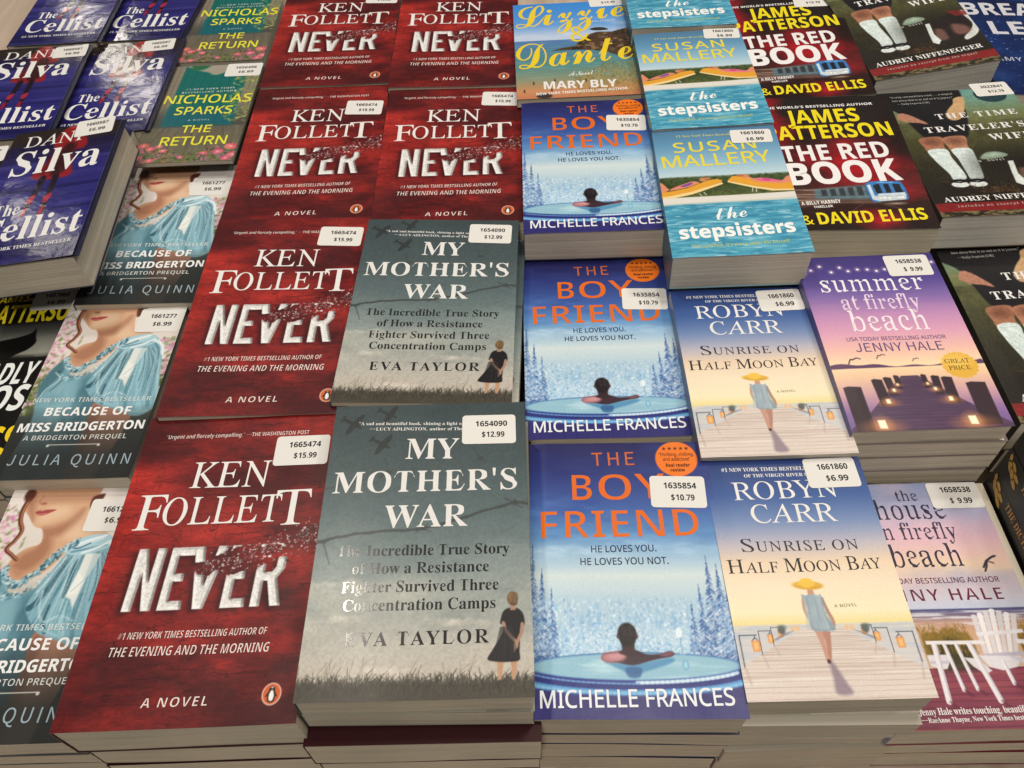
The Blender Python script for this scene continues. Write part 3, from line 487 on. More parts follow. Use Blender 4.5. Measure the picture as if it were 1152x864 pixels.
def paint_lady(w, h):
    a = Art(w, h); rnd = random.Random(15)
    a.grad([(0, (38, 38, 36)), (30, (44, 46, 44)), (58, (66, 72, 66)), (84, (150, 146, 126)), (112, (214, 200, 186)), (194, (236, 224, 216))])
    # blossom and leaves left and right
    for k in range(900):
        side = rnd.random() < .55
        x = rnd.gauss(3, 9) if side else rnd.gauss(107, 8); y = rnd.uniform(62, 176 if side else 142)
        if side and y > 140 and rnd.random() < (y - 140) / 44: continue
        v = rnd.random(); q = rnd.random()
        if q < .45: c = (206 + 30 * v, 130 + 56 * v, 164 + 40 * v)
        elif q < .7: c = (232, 206 + 20 * v, 204)
        else: c = (104 + 54 * v, 118 + 46 * v, 66 + 50 * v)
        if y < 100 and rnd.random() < .6: c = (70 + 44 * v, 84 + 40 * v, 50 + 10 * v)
        a.ell(x, y, rnd.uniform(.8, 3), rnd.uniform(.6, 1.8), c, .8, .6, rnd.uniform(0, 180))
    sk, skd, skl = (212, 166, 130), (160, 106, 80), (234, 200, 166)
    # shoulders, neck and lower face
    body = smooth([(14, 182), (13, 172), (19, 165), (27, 155.5), (33.4, 153), (36.6, 146), (36, 140), (27, 136.6), (20, 128), (21, 120), (31, 110), (48, 118), (62, 136), (84, 146), (78, 150.4), (69, 151), (65.5, 158), (64, 170), (66, 196), (14, 196)])
    m = a.pmask(body, .6); a.blend(m, sk)
    sh = np.zeros_like(a.X)
    for p, al, so in (([(33, 153), (42, 155), (52, 160), (60, 170), (62, 160), (54, 150), (46, 146), (38, 142), (36, 146)], .75, 3), ([(36, 146), (42, 148), (46, 138), (44, 128), (34, 118), (22, 122), (26, 132), (34, 138)], .8, 3.5), ([(13, 180), (17, 170), (24, 160), (22, 170), (18, 182)], .75, 3), ([(20, 127), (26, 134), (34, 134), (38, 124), (31, 113), (22, 119)], .5, 3)):
        sh = np.maximum(sh, a.pmask(smooth(p), so) * al)
    a.blend(sh * m, skd)
    hl = np.maximum(a.pmask(smooth([(54, 154), (64, 168), (64, 154), (70, 148), (60, 142), (52, 146)]), 3.5) * .6, a.pmask(smooth([(30, 158), (40, 160), (50, 166), (46, 172), (34, 172), (28, 164)]), 3.5) * .65)
    a.blend(hl * m, skl)
    a.blend(m * a.pmask([(10, 175), (70, 175), (70, 200), (10, 200)], 2.5) * .35, (150, 100, 76))
    a.poly(smooth([(23.6, 167.6), (26.4, 169.3), (28.2, 168.6), (31, 169.6), (38.6, 169.4), (34, 166.2), (29, 164.6), (25.4, 165.6)]), (178, 84, 80), 1, .5); a.line([(24, 167.4), (29, 167.2), (37.6, 169)], .45, (110, 46, 46), .85, .3); a.line([(27, 165.8), (32, 166.2)], .7, (214, 130, 120), .7, .4)
    a.ell(27.5, 175.2, 1.7, 1.0, (150, 90, 70), .9, .6); a.line(smooth([(25, 182), (23.6, 177), (26, 174.4), (29.4, 174.6)], 4, False), .8, (170, 112, 86), .8, .5)
    # reddish curls
    hc, hh = (122, 70, 52), (186, 126, 92)
    cur = smooth([(17, 184), (14, 176), (13.4, 168), (15, 160), (19, 152), (17, 144), (13.4, 137), (19, 132), (24, 128)], 8, False)
    a.line(cur, 3.6, hc, 1, .5, 2.4); a.line([(x + .7, y) for x, y in cur], .9, hh, .85, .4, .5); a.line([(x - 1.1, y) for x, y in cur], .6, (84, 44, 34), .8, .3)
    a.ell(14, 183, 4, 6, (90, 50, 38), 1, 1); a.poly(smooth([(64, 180), (72, 182), (69, 172), (65, 168), (63, 174)]), (96, 54, 44), 1, .8)
    # gown
    bl, bd, bw = (116, 158, 168), (60, 96, 108), (206, 222, 224)
    gown = smooth([(20, 123), (14, 116), (9, 108), (6, 92), (9, 72), (12, 52), (12, -6), (72, -6), (70, 30), (66, 58), (62, 72), (58, 100), (52, 116), (44, 104), (30, 101), (22, 112)])
    gm = a.pmask(gown, .8); a.blend(gm, bl)
    f = a.noise(6, 9, 26, 4); a.blend(gm * np.clip((.5 - f) * 4, 0, 1) * .55, bd)
    a.blend(gm * a.pmask(smooth([(40, 98), (58, 100), (62, 66), (64, 20), (52, -6), (40, 30), (44, 70)]), 5) * .7, (66, 104, 116))
    a.blend(gm * a.pmask(smooth([(18, 92), (34, 96), (36, 74), (30, 50), (20, 60)]), 6) * .5, (150, 188, 194))
    a.poly(smooth([(20, 124), (10, 110), (5, 92), (8, 80), (14, 92), (20, 106)]), (74, 112, 120), .9, 1.2)
    a.line(smooth([(14, 106), (20, 98), (12, 88), (10, 80)], 6, False), .8, (186, 206, 206), .8, .4); a.line(smooth([(16, 108), (22, 98), (16, 86)], 6, False), .7, (48, 70, 84), .8, .4)
    # skin of the upper arm
    a.poly(smooth([(57, 72), (74, 68), (90, 64), (90, 46), (84, 20), (76, -6), (58, -6), (58, 24), (58, 50)]), (180, 126, 100), 1, .9); a.poly(smooth([(57, 70), (64, 68), (64, 40), (62, 4), (56, 10), (57, 44)]), (130, 86, 70), .7, 2.5)
    # puffed sleeve
    sl = smooth([(60, 134), (70, 143), (84, 146), (93, 139), (99, 126), (102, 108), (106, 88), (110, 72), (104, 62), (95, 58), (84, 62), (75, 66), (66, 69), (58, 73), (48, 84), (44, 92), (47, 104), (52, 116)])
    sm = a.pmask(sl, .7); a.blend(sm, (128, 170, 180)); keep = a.img.copy()
    def fold(p, wd, c, al, so=.7, w2=None): a.line(smooth(p, 7, False), wd, c, al, so, w2)
    for p, wd, c, al in (([(62, 132), (58, 112), (50, 94), (46, 90)], 4, bd, .8), ([(64, 130), (63, 112), (58, 92), (54, 78)], 3.4, (92, 136, 148), .8), ([(66, 128), (66, 110), (64, 94), (62, 76)], 3, (156, 192, 200), .8), ([(60, 130), (55, 116), (48, 102)], 1.2, bw, .85), ([(68, 126), (68, 112), (68, 98)], 2.6, bd, .85), ([(84, 128), (86, 108), (90, 84), (96, 64)], 5, (148, 190, 200), .7), ([(92, 130), (95, 112), (98, 88), (102, 68)], 3, (98, 144, 156), .75), ([(80, 100), (80, 84), (84, 68)], 3, (96, 140, 152), .6), ([(70, 96), (72, 82), (76, 70)], 3.4, (160, 196, 202), .7), ([(60, 92), (60, 80), (64, 72)], 2.4, bd, .7), ([(52, 104), (54, 90), (60, 80), (70, 84), (80, 80)], 1.4, (184, 208, 212), .6), ([(98, 122), (101, 104), (105, 86), (108, 72)], 2, (172, 204, 208), .8), ([(58, 76), (74, 69), (90, 63), (104, 63)], 1.8, (150, 190, 196), .8)):
        fold(p, wd, c, al)
    for k in range(90):
        t = rnd.random(); x0 = 62 + 30 * t; x1 = 48 + 60 * t + rnd.gauss(0, 3); y1 = rnd.uniform(66, 108)
        fold([(x0, 134 - abs(t - .5) * 8), ((x0 + x1) / 2 + (t - .4) * 8, (134 + y1) / 2), (x1, y1)], rnd.uniform(.4, 1.1), rnd.choice([bd, (156, 192, 200), (90, 134, 146), bw]), rnd.uniform(.15, .5), .5)
    a.img = keep * (1 - sm[..., None]) + a.img * sm[..., None]
    # white ribbon over the sleeve, knot and gathered neckline
    a.poly([(73, 132), (84, 130.5), (82, 120), (79.5, 112), (77, 89), (73.4, 96), (69, 98), (72, 116)], (222, 224, 216), 1, .6)
    a.poly([(79, 131), (84, 130.5), (82, 120), (79.5, 112), (78, 104)], (186, 202, 204), .8, .8); a.poly([(72, 118), (79, 110), (76.6, 100), (70, 99)], (240, 238, 228), .8, .8); a.line([(79.6, 112), (72, 102)], .6, (150, 172, 178), .8, .3)
    a.poly(smooth([(56, 135), (62, 141), (70, 146), (84, 147), (90, 142), (88, 136), (78, 132), (68, 130), (60, 131)]), (168, 200, 206), 1, .7)
    for p, c, wd in (([(58, 135), (68, 139), (82, 144)], bw, 2.4), ([(62, 133), (72, 135), (86, 138)], (108, 150, 162), 1.6), ([(64, 139), (74, 143), (84, 146)], (232, 236, 234), 1.4), ([(70, 132), (80, 136), (88, 141)], (222, 230, 230), 1.8), ([(60, 137), (66, 136), (74, 140)], bd, .8), ([(88, 140), (96, 134), (99, 124)], (214, 226, 226), 2.6), ([(90, 136), (95, 128), (97, 118)], (84, 120, 134), .9), ([(92, 140), (98, 130), (101, 118)], (236, 238, 234), .8)):
        fold(p, wd, c, .9, .5)
    nl = smooth([(19, 121), (22, 114), (30, 110), (38, 114), (46, 124), (50, 130), (56, 137), (64, 143)], 8, False)
    for i, (x, y) in enumerate(nl):
        for j in range(3):
            r = rnd.uniform(.7, 1.6); a.ell(x + rnd.gauss(0, 1), y - rnd.uniform(-1.0, 4.5), r * 1.3, r * .7, rnd.choice([bw, bl, (150, 188, 196), (84, 124, 136), (60, 98, 112)]), .9, .4, rnd.uniform(0, 120))
        a.ell(x + rnd.gauss(0, .4), y + .9 * math.sin(i * 1.3) + .6, .9, .6, (176, 206, 210), .9, .3)
    for k in range(60):
        t = rnd.random(); x = 16 + 36 * t; y = 104 - 5 * math.sin(t * 3.1) + 12 * t ** 3 + rnd.gauss(0, 1.4); a.ell(x, y, rnd.uniform(.8, 2), rnd.uniform(.4, .9), rnd.choice([bd, (150, 188, 196), bw, (90, 132, 144)]), .7, .4, rnd.uniform(-60, 60))
    # dark wash at the foot of the cover
    a.blend(np.clip((70 - a.Y) / 50, 0, 1) ** .7 * .93, (43, 44, 42))
    a.line([(34, 32), (74, 32)], .6, (196, 190, 178))
    for x in (34, 74): a.ell(x, 31.2, 1.2, 1.2, (196, 190, 178))
    return a

def paint_porch(w, h):
    a = Art(w, h); rnd = random.Random(16)
    a.grad([(0, (96, 108, 66)), (20, (104, 98, 78)), (60, (98, 90, 76)), (64, (74, 70, 62)), (80, (84, 80, 72)), (100, (128, 118, 100)), (190, (136, 126, 108))])
    for x0, x1 in ((0, 18), (90, 107)):
        for k in range(4): a.line([(x0 + (x1 - x0) * k / 3, 52), (x0 + (x1 - x0) * k / 3, 190)], .7, (80, 74, 64), .8)
        for k in range(16): a.line([(x0, 54 + k * 9), (x1, 54.5 + k * 9)], .5, (92, 84, 70), .7)
    a.poly([(17, 64), (90, 64), (90, 192), (17, 192)], (18, 100, 92)); a.poly([(17, 64), (90, 64), (90, 98), (17, 98)], (26, 92, 104), .8, 6)
    for x in range(22, 90, 10): a.line([(x, 66), (x, 186)], .6, (12, 64, 60), .7)
    a.poly(smooth([(16, 194), (92, 194), (92, 182), (70, 172), (54, 164), (44, 170), (26, 178)]), (158, 148, 130), 1, 1.5); a.poly(smooth([(24, 194), (46, 194), (40, 178), (26, 176)]), (24, 96, 60), .9, 2)
    for x0, x1 in ((6, 22), (30, 38), (52, 53), (74, 68), (96, 82)): a.line([(x0, 8), (x1, 62)], .7, (58, 52, 42), .85)
    a.blend((a.Y < 62) * np.clip((a.noise(4, 3, 20, 3) - .5) * 4, 0, 1) * .4, (134, 122, 98))
    for k in range(260):
        x, y = rnd.uniform(78, 108), rnd.uniform(70, 192)
        v = rnd.random(); a.ell(x, y, rnd.uniform(1, 3.2), rnd.uniform(.5, 1.2), (110 + 70 * v, 124 + 54 * v, 58 + 50 * v), .8, .5, rnd.uniform(0, 180))
    for k in range(620):
        x = rnd.choice([rnd.uniform(-2, 40), rnd.uniform(66, 109), rnd.uniform(20, 90)]); y = rnd.uniform(-2, 12 + 24 * abs(x / 53.5 - 1)); v = rnd.random()
        c = rnd.choice([(76 + 40 * v, 96 + 30 * v, 50), (96, 110, 60), (176 + 40 * v, 84 + 40 * v, 100 + 40 * v), (150, 110, 140), (60, 60, 40)])
        a.ell(x, y, rnd.uniform(.8, 2.4), rnd.uniform(.6, 1.6), c, .85, .5, rnd.uniform(0, 180))
    for x, y, r in ((8, 30, 6), (16, 24, 5), (30, 20, 4.5), (24, 28, 4), (6, 8, 6), (20, 4, 4.5), (86, 16, 6), (98, 24, 7), (102, 10, 6), (96, 4, 5), (72, 14, 4), (50, 8, 3.4)):
        for j in range(7):
            an = j * .9; a.ell(x + .5 * r * math.cos(an), y + .4 * r * math.sin(an), r * .5, r * .38, (206 + rnd.uniform(-14, 20), 98 + rnd.uniform(-20, 30), 104 + rnd.uniform(-14, 30)), .9, .5, rad(an))
        a.ell(x, y, r * .3, r * .24, (236, 170, 150), .9, .5)
    return a

def paint_coast(w, h):
    a = Art(w, h); rnd = random.Random(17)
    a.grad([(0, (190, 120, 82)), (14, (198, 136, 92)), (34, (140, 140, 108)), (62, (84, 132, 128)), (92, (76, 124, 148)), (114, (86, 120, 168)), (115, (190, 200, 216)), (130, (168, 188, 216)), (150, (92, 148, 206)), (198, (58, 132, 204))])
    n = a.noise(3, 60, 14, 4); a.blend(np.clip((n - .5) * 4, 0, 1) * (a.Y > 116) * np.clip((165 - a.Y) / 30, 0, 1) * .7, (222, 224, 230))
    a.blend((a.Y < 114) * (a.Y > 30) * np.clip((a.noise(5, 16, 2, 3) - .5) * 4, 0, 1) * .35, (130, 170, 170))
    p = [(40, 92), (52, 97), (66, 100), (72, 112), (84, 124), (92, 128), (108, 127), (122, 133), (132, 138), (132, 70), (112, 76), (92, 88), (70, 92)]
    m = a.pmask(p, 1); a.blend(m, (78, 58, 44)); a.blend(m * np.clip((a.noise(7, 5, 4, 4) - .5) * 5, 0, 1) * .8, (148, 116, 84)); a.blend(m * np.clip((.46 - a.noise(8, 6, 5, 3)) * 6, 0, 1) * .8, (44, 38, 26))
    a.poly(smooth([(84, 134), (90, 138), (100, 137), (104, 132), (92, 131)]), (50, 50, 34))
    for k in range(900):
        x = rnd.uniform(62, 134); t = 62 - 28 * max(0, (96 - x) / 34) ; y = rnd.uniform(2, max(6, t)); v = rnd.random()
        a.line([(x, y), (x + rnd.gauss(0, 3), y + rnd.uniform(2, 8))], .55, (92 + 110 * v, 80 + 84 * v, 36 + 50 * v), .75, .3, .25)
    for x, y in ((18, 28), (40, 32), (36, 14), (72, 30), (8, 14)):
        a.ell(x, y, .9, 2.6, (70, 48, 44)); a.ell(x, y + 3, .7, .8, (80, 56, 48))
    a.ell(28, 4, 8, 4.4, (58, 52, 48), 1, .6)
    return a

def paint_cat(w, h):
    a = Art(w, h)
    a.grad([(0, (12, 11, 10)), (104, (14, 13, 12)), (110, (120, 118, 106)), (128, (98, 97, 88)), (143, (54, 54, 52)), (150, (16, 15, 14)), (190, (14, 13, 12))])
    a.blend((a.Y < 146) * (a.Y > 104) * np.clip(1 - np.sqrt(((a.X - 66) / 34) ** 2 + ((a.Y - 112) / 20) ** 2), 0, 1) * .6, (176, 174, 158))
    a.poly(smooth([(53, 139), (50, 134), (40, 130), (22, 126), (-2, 118), (-2, 96), (30, 98), (42, 108), (52, 114), (57, 122), (55, 130)]), (12, 11, 10), 1, .7)
    a.poly([(2, 84), (50, 84), (58, 104), (0, 108)], (12, 11, 10), 1, 4)
    return a

def paint_stars(w, h):
    a = Art(w, h); rnd = random.Random(18)
    a.grad([(0, (14, 24, 66)), (90, (24, 48, 100)), (208, (16, 30, 70))])
    n = a.noise(3, 50, 40, 5); a.blend(np.clip((n - .48) * 3, 0, 1) * .6, (46, 86, 140)); a.blend(np.clip((.45 - n) * 4, 0, 1) * .5, (10, 16, 44))
    for k in range(330):
        x, y = rnd.uniform(0, w), rnd.uniform(0, h); r = rnd.choice([.3, .4, .5, .7, 1.2]); a.ell(x, y, r, r * .8, (150, 180, 214), rnd.uniform(.3, .9), .4)
    return a

def paint_leaf(w, h):
    a = Art(w, h, 1.5); rnd = random.Random(19)
    a.grad([(0, (34, 34, 36)), (h, (30, 30, 32))])
    for k in range(16):
        x, y = rnd.uniform(5, w - 5), rnd.uniform(5, h - 5); an = rnd.uniform(0, 360)
        q = [(x + r * math.cos(rad(an + r * 6)), y + r * math.sin(rad(an + r * 6))) for r in range(0, 22, 2)]
        a.line(q, 1.1, (150, 112, 58), .8, .4, .3)
        a.ell(q[4][0] + 3, q[4][1], 5, 1.8, (172, 128, 66), .9, .4, an)
    return a

# ------------------------------------------------------------------ materials
def mat(name, c, rough=.5, spec=.5, metal=0.0, coat=0.0, emit=None):
    m = bpy.data.materials.new(name); m.use_nodes = True
    b = m.node_tree.nodes['Principled BSDF']
    b.inputs['Base Color'].default_value = (*alb(c), 1); b.inputs['Roughness'].default_value = rough
    b.inputs['Specular IOR Level'].default_value = spec; b.inputs['Metallic'].default_value = metal; b.inputs['Coat Weight'].default_value = coat
    return m
_ink = {}
def ink(c, rough=.4, metal=0.0, spec=None):
    spec = (.5 if rough < .2 else .22) if spec is None else spec
    k = (tuple(c), rough, metal)
    if k not in _ink:
        m = mat('printing_ink', c, rough, spec, metal); nt = m.node_tree; N = nt.nodes; b = N['Principled BSDF']
        n = N.new('ShaderNodeTexNoise'); n.inputs['Scale'].default_value = 900; n.inputs['Detail'].default_value = 3
        tc = N.new('ShaderNodeTexCoord'); nt.links.new(tc.outputs['Object'], n.inputs['Vector'])
        mx = N.new('ShaderNodeMix'); mx.data_type = 'RGBA'; mx.blend_type = 'MULTIPLY'; mx.inputs['Factor'].default_value = .16
        mx.inputs['A'].default_value = (*alb(c), 1); nt.links.new(n.outputs['Fac'], mx.inputs['B']); nt.links.new(mx.outputs['Result'], b.inputs['Base Color'])
        _ink[k] = m
    return _ink[k]
def cover_mat(name, rough, spec=.5, bump=.25):
    m = bpy.data.materials.new(name); m.use_nodes = True; nt = m.node_tree; N = nt.nodes; b = N['Principled BSDF']
    at = N.new('ShaderNodeAttribute'); at.attribute_name = 'art'
    tc = N.new('ShaderNodeTexCoord')
    n = N.new('ShaderNodeTexNoise'); n.inputs['Scale'].default_value = 1500; n.inputs['Detail'].default_value = 2
    nt.links.new(tc.outputs['Object'], n.inputs['Vector'])
    mr = N.new('ShaderNodeMapRange'); mr.inputs['From Min'].default_value = .25; mr.inputs['From Max'].default_value = .75; mr.inputs['To Min'].default_value = .90; mr.inputs['To Max'].default_value = 1.08
    nt.links.new(n.outputs['Fac'], mr.inputs['Value'])
    vm = N.new('ShaderNodeVectorMath'); vm.operation = 'SCALE'; nt.links.new(at.outputs['Color'], vm.inputs[0]); nt.links.new(mr.outputs['Result'], vm.inputs['Scale'])
    nt.links.new(vm.outputs['Vector'], b.inputs['Base Color'])
    b.inputs['Specular IOR Level'].default_value = spec * .46
    # uneven lamination: gentle waves plus patchy gloss
    w = N.new('ShaderNodeTexNoise'); w.inputs['Scale'].default_value = 38; w.inputs['Detail'].default_value = 3
    nt.links.new(tc.outputs['Object'], w.inputs['Vector'])
    bp = N.new('ShaderNodeBump'); bp.inputs['Strength'].default_value = bump; bp.inputs['Distance'].default_value = .0012
    nt.links.new(w.outputs['Fac'], bp.inputs['Height']); nt.links.new(bp.outputs['Normal'], b.inputs['Normal'])
    r = N.new('ShaderNodeMapRange'); r.inputs['From Min'].default_value = .3; r.inputs['From Max'].default_value = .7; r.inputs['To Min'].default_value = rough * .82; r.inputs['To Max'].default_value = rough * 1.2
    w2 = N.new('ShaderNodeTexNoise'); w2.inputs['Scale'].default_value = 22; w2.inputs['Detail'].default_value = 6; nt.links.new(tc.outputs['Object'], w2.inputs['Vector'])
    nt.links.new(w2.outputs['Fac'], r.inputs['Value']); nt.links.new(r.outputs['Result'], b.inputs['Roughness'])
    return m
def paper_mat(name, c):
    m = mat(name, c, .85, .2); nt = m.node_tree; N = nt.nodes; b = N['Principled BSDF']
    tc = N.new('ShaderNodeTexCoord'); mp = N.new('ShaderNodeMapping'); mp.inputs['Scale'].default_value = (9, 9, 1250)
    n = N.new('ShaderNodeTexNoise'); n.inputs['Scale'].default_value = 1; n.inputs['Detail'].default_value = 4; n.inputs['Roughness'].default_value = .7
    nt.links.new(tc.outputs['Object'], mp.inputs['Vector']); nt.links.new(mp.outputs['Vector'], n.inputs['Vector'])
    n2 = N.new('ShaderNodeTexNoise'); n2.inputs['Scale'].default_value = 16; n2.inputs['Detail'].default_value = 4; nt.links.new(tc.outputs['Object'], n2.inputs['Vector'])
    ad = N.new('ShaderNodeMath'); ad.operation = 'MULTIPLY_ADD'; ad.inputs[1].default_value = .45; nt.links.new(n2.outputs['Fac'], ad.inputs[0]); nt.links.new(n.outputs['Fac'], ad.inputs[2])
    cr = N.new('ShaderNodeValToRGB'); cr.color_ramp.elements[0].position = .42; cr.color_ramp.elements[1].position = .98
    a = alb(c); cr.color_ramp.elements[0].color = (*(a * .62), 1); cr.color_ramp.elements[1].color = (*np.clip(a * 1.08, 0, .9), 1)
    nt.links.new(ad.outputs['Value'], cr.inputs['Fac']); nt.links.new(cr.outputs['Color'], b.inputs['Base Color'])
    bp = N.new('ShaderNodeBump'); bp.inputs['Strength'].default_value = .5; bp.inputs['Distance'].default_value = .0004; nt.links.new(n.outputs['Fac'], bp.inputs['Height']); nt.links.new(bp.outputs['Normal'], b.inputs['Normal'])
    return m
PAPER = {'cream': paper_mat('cream_page_edges', (226, 212, 186)), 'grey': paper_mat('newsprint_page_edges', (216, 202, 178)), 'white': paper_mat('white_page_edges', (226, 218, 204))}
STICK = mat('sticker_paper', (226, 219, 209), .55, .4)
_nt = STICK.node_tree; _n = _nt.nodes.new('ShaderNodeTexNoise'); _n.inputs['Scale'].default_value = 300; _b = _nt.nodes.new('ShaderNodeBump'); _b.inputs['Strength'].default_value = .08; _nt.links.new(_n.outputs['Fac'], _b.inputs['Height']); _nt.links.new(_b.outputs['Normal'], _nt.nodes['Principled BSDF'].inputs['Normal'])

# ------------------------------------------------------------------ mesh helpers
def mesh_obj(name, verts, faces, m, parent=None, smooth=False):
    me = bpy.data.meshes.new(name); me.from_pydata([tuple(v) for v in verts], [], [tuple(f) for f in faces]); me.materials.append(m); me.update()
    if smooth: me.polygons.foreach_set('use_smooth', [True] * len(me.polygons))
    o = bpy.data.objects.new(name, me); COL.objects.link(o); o.parent = parent
    return o
def box_vf(x0, x1, y0, y1, z0, z1, off=0):
    v = [(x0, y0, z0), (x1, y0, z0), (x1, y1, z0), (x0, y1, z0), (x0, y0, z1), (x1, y0, z1), (x1, y1, z1), (x0, y1, z1)]
    f = [(0, 3, 2, 1), (4, 5, 6, 7), (0, 1, 5, 4), (1, 2, 6, 5), (2, 3, 7, 6), (3, 0, 4, 7)]
    return [tuple(c * S for c in p) for p in v], [tuple(i + off for i in q) for q in f]
def page_block(name, w, h, t, m, parent, seed, inset=(1.0, 1.2, .9), z0=.5, ztop=.5):
    rs = random.Random(seed); rings = []; n = max(6, int(t / 2))
    wob = [0.0]
    for k in range(n): wob.append(wob[-1] * .6 + rs.uniform(-.16, .16))
    for k in range(n + 1):
        z = z0 + (t - ztop - z0) * k / n; d = wob[k]
        x0, x1, y0, y1 = .5, w - inset[1] + d, inset[0] + d * .9, h - inset[2] - d * .5
        ring = []
        for i in range(9): ring.append((x0 + (x1 - x0) * i / 8, y0 + .25 * math.sin(i * .8 + seed)))
        for i in range(1, 9): ring.append((x1 - .5 * math.sin(math.pi * i / 8), y0 + (y1 - y0) * i / 8))
        for i in range(1, 9): ring.append((x1 - (x1 - x0) * i / 8, y1))
        for i in range(1, 8): ring.append((x0, y1 - (y1 - y0) * i / 8))
        rings.append([((x - w / 2) * S, (y - h / 2) * S, z * S) for x, y in ring])
    L = len(rings[0]); v = [p for r in rings for p in r]; f = []
    for k in range(n):
        for i in range(L): f.append((k * L + i, k * L + (i + 1) % L, (k + 1) * L + (i + 1) % L, (k + 1) * L + i))
    f.append(tuple(reversed(range(L)))); f.append(tuple(range(n * L, n * L + L)))
    return mesh_obj(name, v, f, m, parent)

def bendz(D, u, v):
    w, h = D['w'], D['h']; cr, lift = D.get('crease', .5), D.get('lift', .7)
    z = -cr * np.clip(1 - u / 12.5, 0, 1) ** 1.0
    z = z + lift * np.clip((u / w - .5) / .5, 0, 1) ** 2 * (.45 + .55 * (1 - v / h)) + .35 * lift * np.clip(1 - v / (.3 * h), 0, 1) ** 2
    return z
def front_cover(D, parent, m):
    a = D['paint'](D['w'], D['h']); w, h, t = D['w'], D['h'], D['t']
    Z = t + bendz(D, a.X, a.Y)
    co = np.stack([a.X - w / 2, a.Y - h / 2, Z], -1).reshape(-1, 3) * S
    ny, nx = a.ny, a.nx
    idx = np.arange(ny * nx).reshape(ny, nx)
    q = np.stack([idx[:-1, :-1], idx[:-1, 1:], idx[1:, 1:], idx[1:, :-1]], -1).reshape(-1, 4)
    col = alb(a.img.reshape(-1, 3))
    per = np.concatenate([idx[0, :], idx[1:, -1], idx[-1, -2::-1], idx[-2:0, 0][::1]])
    n0 = len(co); P = len(per)
    top = co[per].copy(); bot = top.copy(); bot[:, 2] -= .00042
    ec = col[per] * .5 + alb((205, 196, 184)) * .5
    co = np.concatenate([co, top, bot]); col = np.concatenate([col, ec, ec])
    i = np.arange(P); j = (i + 1) % P
    sk = np.stack([n0 + i, n0 + P + i, n0 + P + j, n0 + j], -1)
    q = np.concatenate([q, sk])
    me = bpy.data.meshes.new('front_cover'); nf = len(q)
    me.vertices.add(len(co)); me.vertices.foreach_set('co', co.astype(np.float32).ravel())
    me.loops.add(nf * 4); me.loops.foreach_set('vertex_index', q.astype(np.int32).ravel())
    me.polygons.add(nf); me.polygons.foreach_set('loop_start', np.arange(0, nf * 4, 4, dtype=np.int32))
    me.update(calc_edges=True)
    me.polygons.foreach_set('use_smooth', np.ones(nf, bool))
    at = me.color_attributes.new('art', 'FLOAT_COLOR', 'POINT')
    at.data.foreach_set('color', np.concatenate([col, np.ones((len(col), 1))], 1).astype(np.float32).ravel())
    me.materials.append(m); me.validate()
    o = bpy.data.objects.new('front_cover', me); COL.objects.link(o); o.parent = parent
    return o

# ------------------------------------------------------------------ lettering
FONTS = {}
try:
    _d = bpy.utils.system_resource('DATAFILES', path='fonts')
    for k, fn in (('math', 'NotoSansMath-Regular.woff2'), ('cjk', 'Noto Sans CJK Regular.woff2'), ('inter', 'Inter.woff2')):
        p = os.path.join(_d, fn)
        if os.path.exists(p): FONTS[k] = bpy.data.fonts.load(p)
except Exception as e:
    print('fonts', e)
HAVE = 'math' in FONTS
def remap(s, U, L, Dg):
    o = ''
    for ch in s:
        if U and 'A' <= ch <= 'Z': o += chr(U + ord(ch) - 65)
        elif L and 'a' <= ch <= 'z': o += chr(L + ord(ch) - 97)
        elif Dg and '0' <= ch <= '9': o += chr(Dg + ord(ch) - 48)
        else: o += ch
    return o
#        font, upper, lower, digits, offset, shear
STY = {'serif': ('math', 0x1D434, 0x1D41A, 0x1D7CE, 0, -.268), 'serifb': ('math', 0x1D400, 0x1D41A, 0x1D7CE, 0, 0), 'serift': ('math', 0x1D400, 0x1D41A, 0x1D7CE, 0, 0), 'serifm': ('math', 0x1D400, 0x1D41A, 0x1D7CE, 0, 0),
       'sans': ('math', 0, 0, 0, 0, 0), 'sansb': ('math', 0x1D5D4, 0x1D5EE, 0x1D7EC, 0, 0), 'sansm': ('math', 0x1D5D4, 0x1D5EE, 0x1D7EC, -.014, 0), 'light': ('cjk', 0, 0, 0, 0, 0), 'dollar': ('math', 0, 0, 0, .016, 0),
       'mid': ('math', 0, 0, 0, 0, 0), 'heavy': ('math', 0x1D5D4, 0x1D5EE, 0x1D7EC, 0, 0), 'script': ('math', 0x1D4D0, 0x1D4EA, 0, 0, 0), 'itb': ('math', 0x1D468, 0x1D482, 0, 0, 0)}
SLIM = {'serift': .048, 'serifm': .098}
FAT = {'mid': .009, 'sansb': .006, 'heavy': .012}
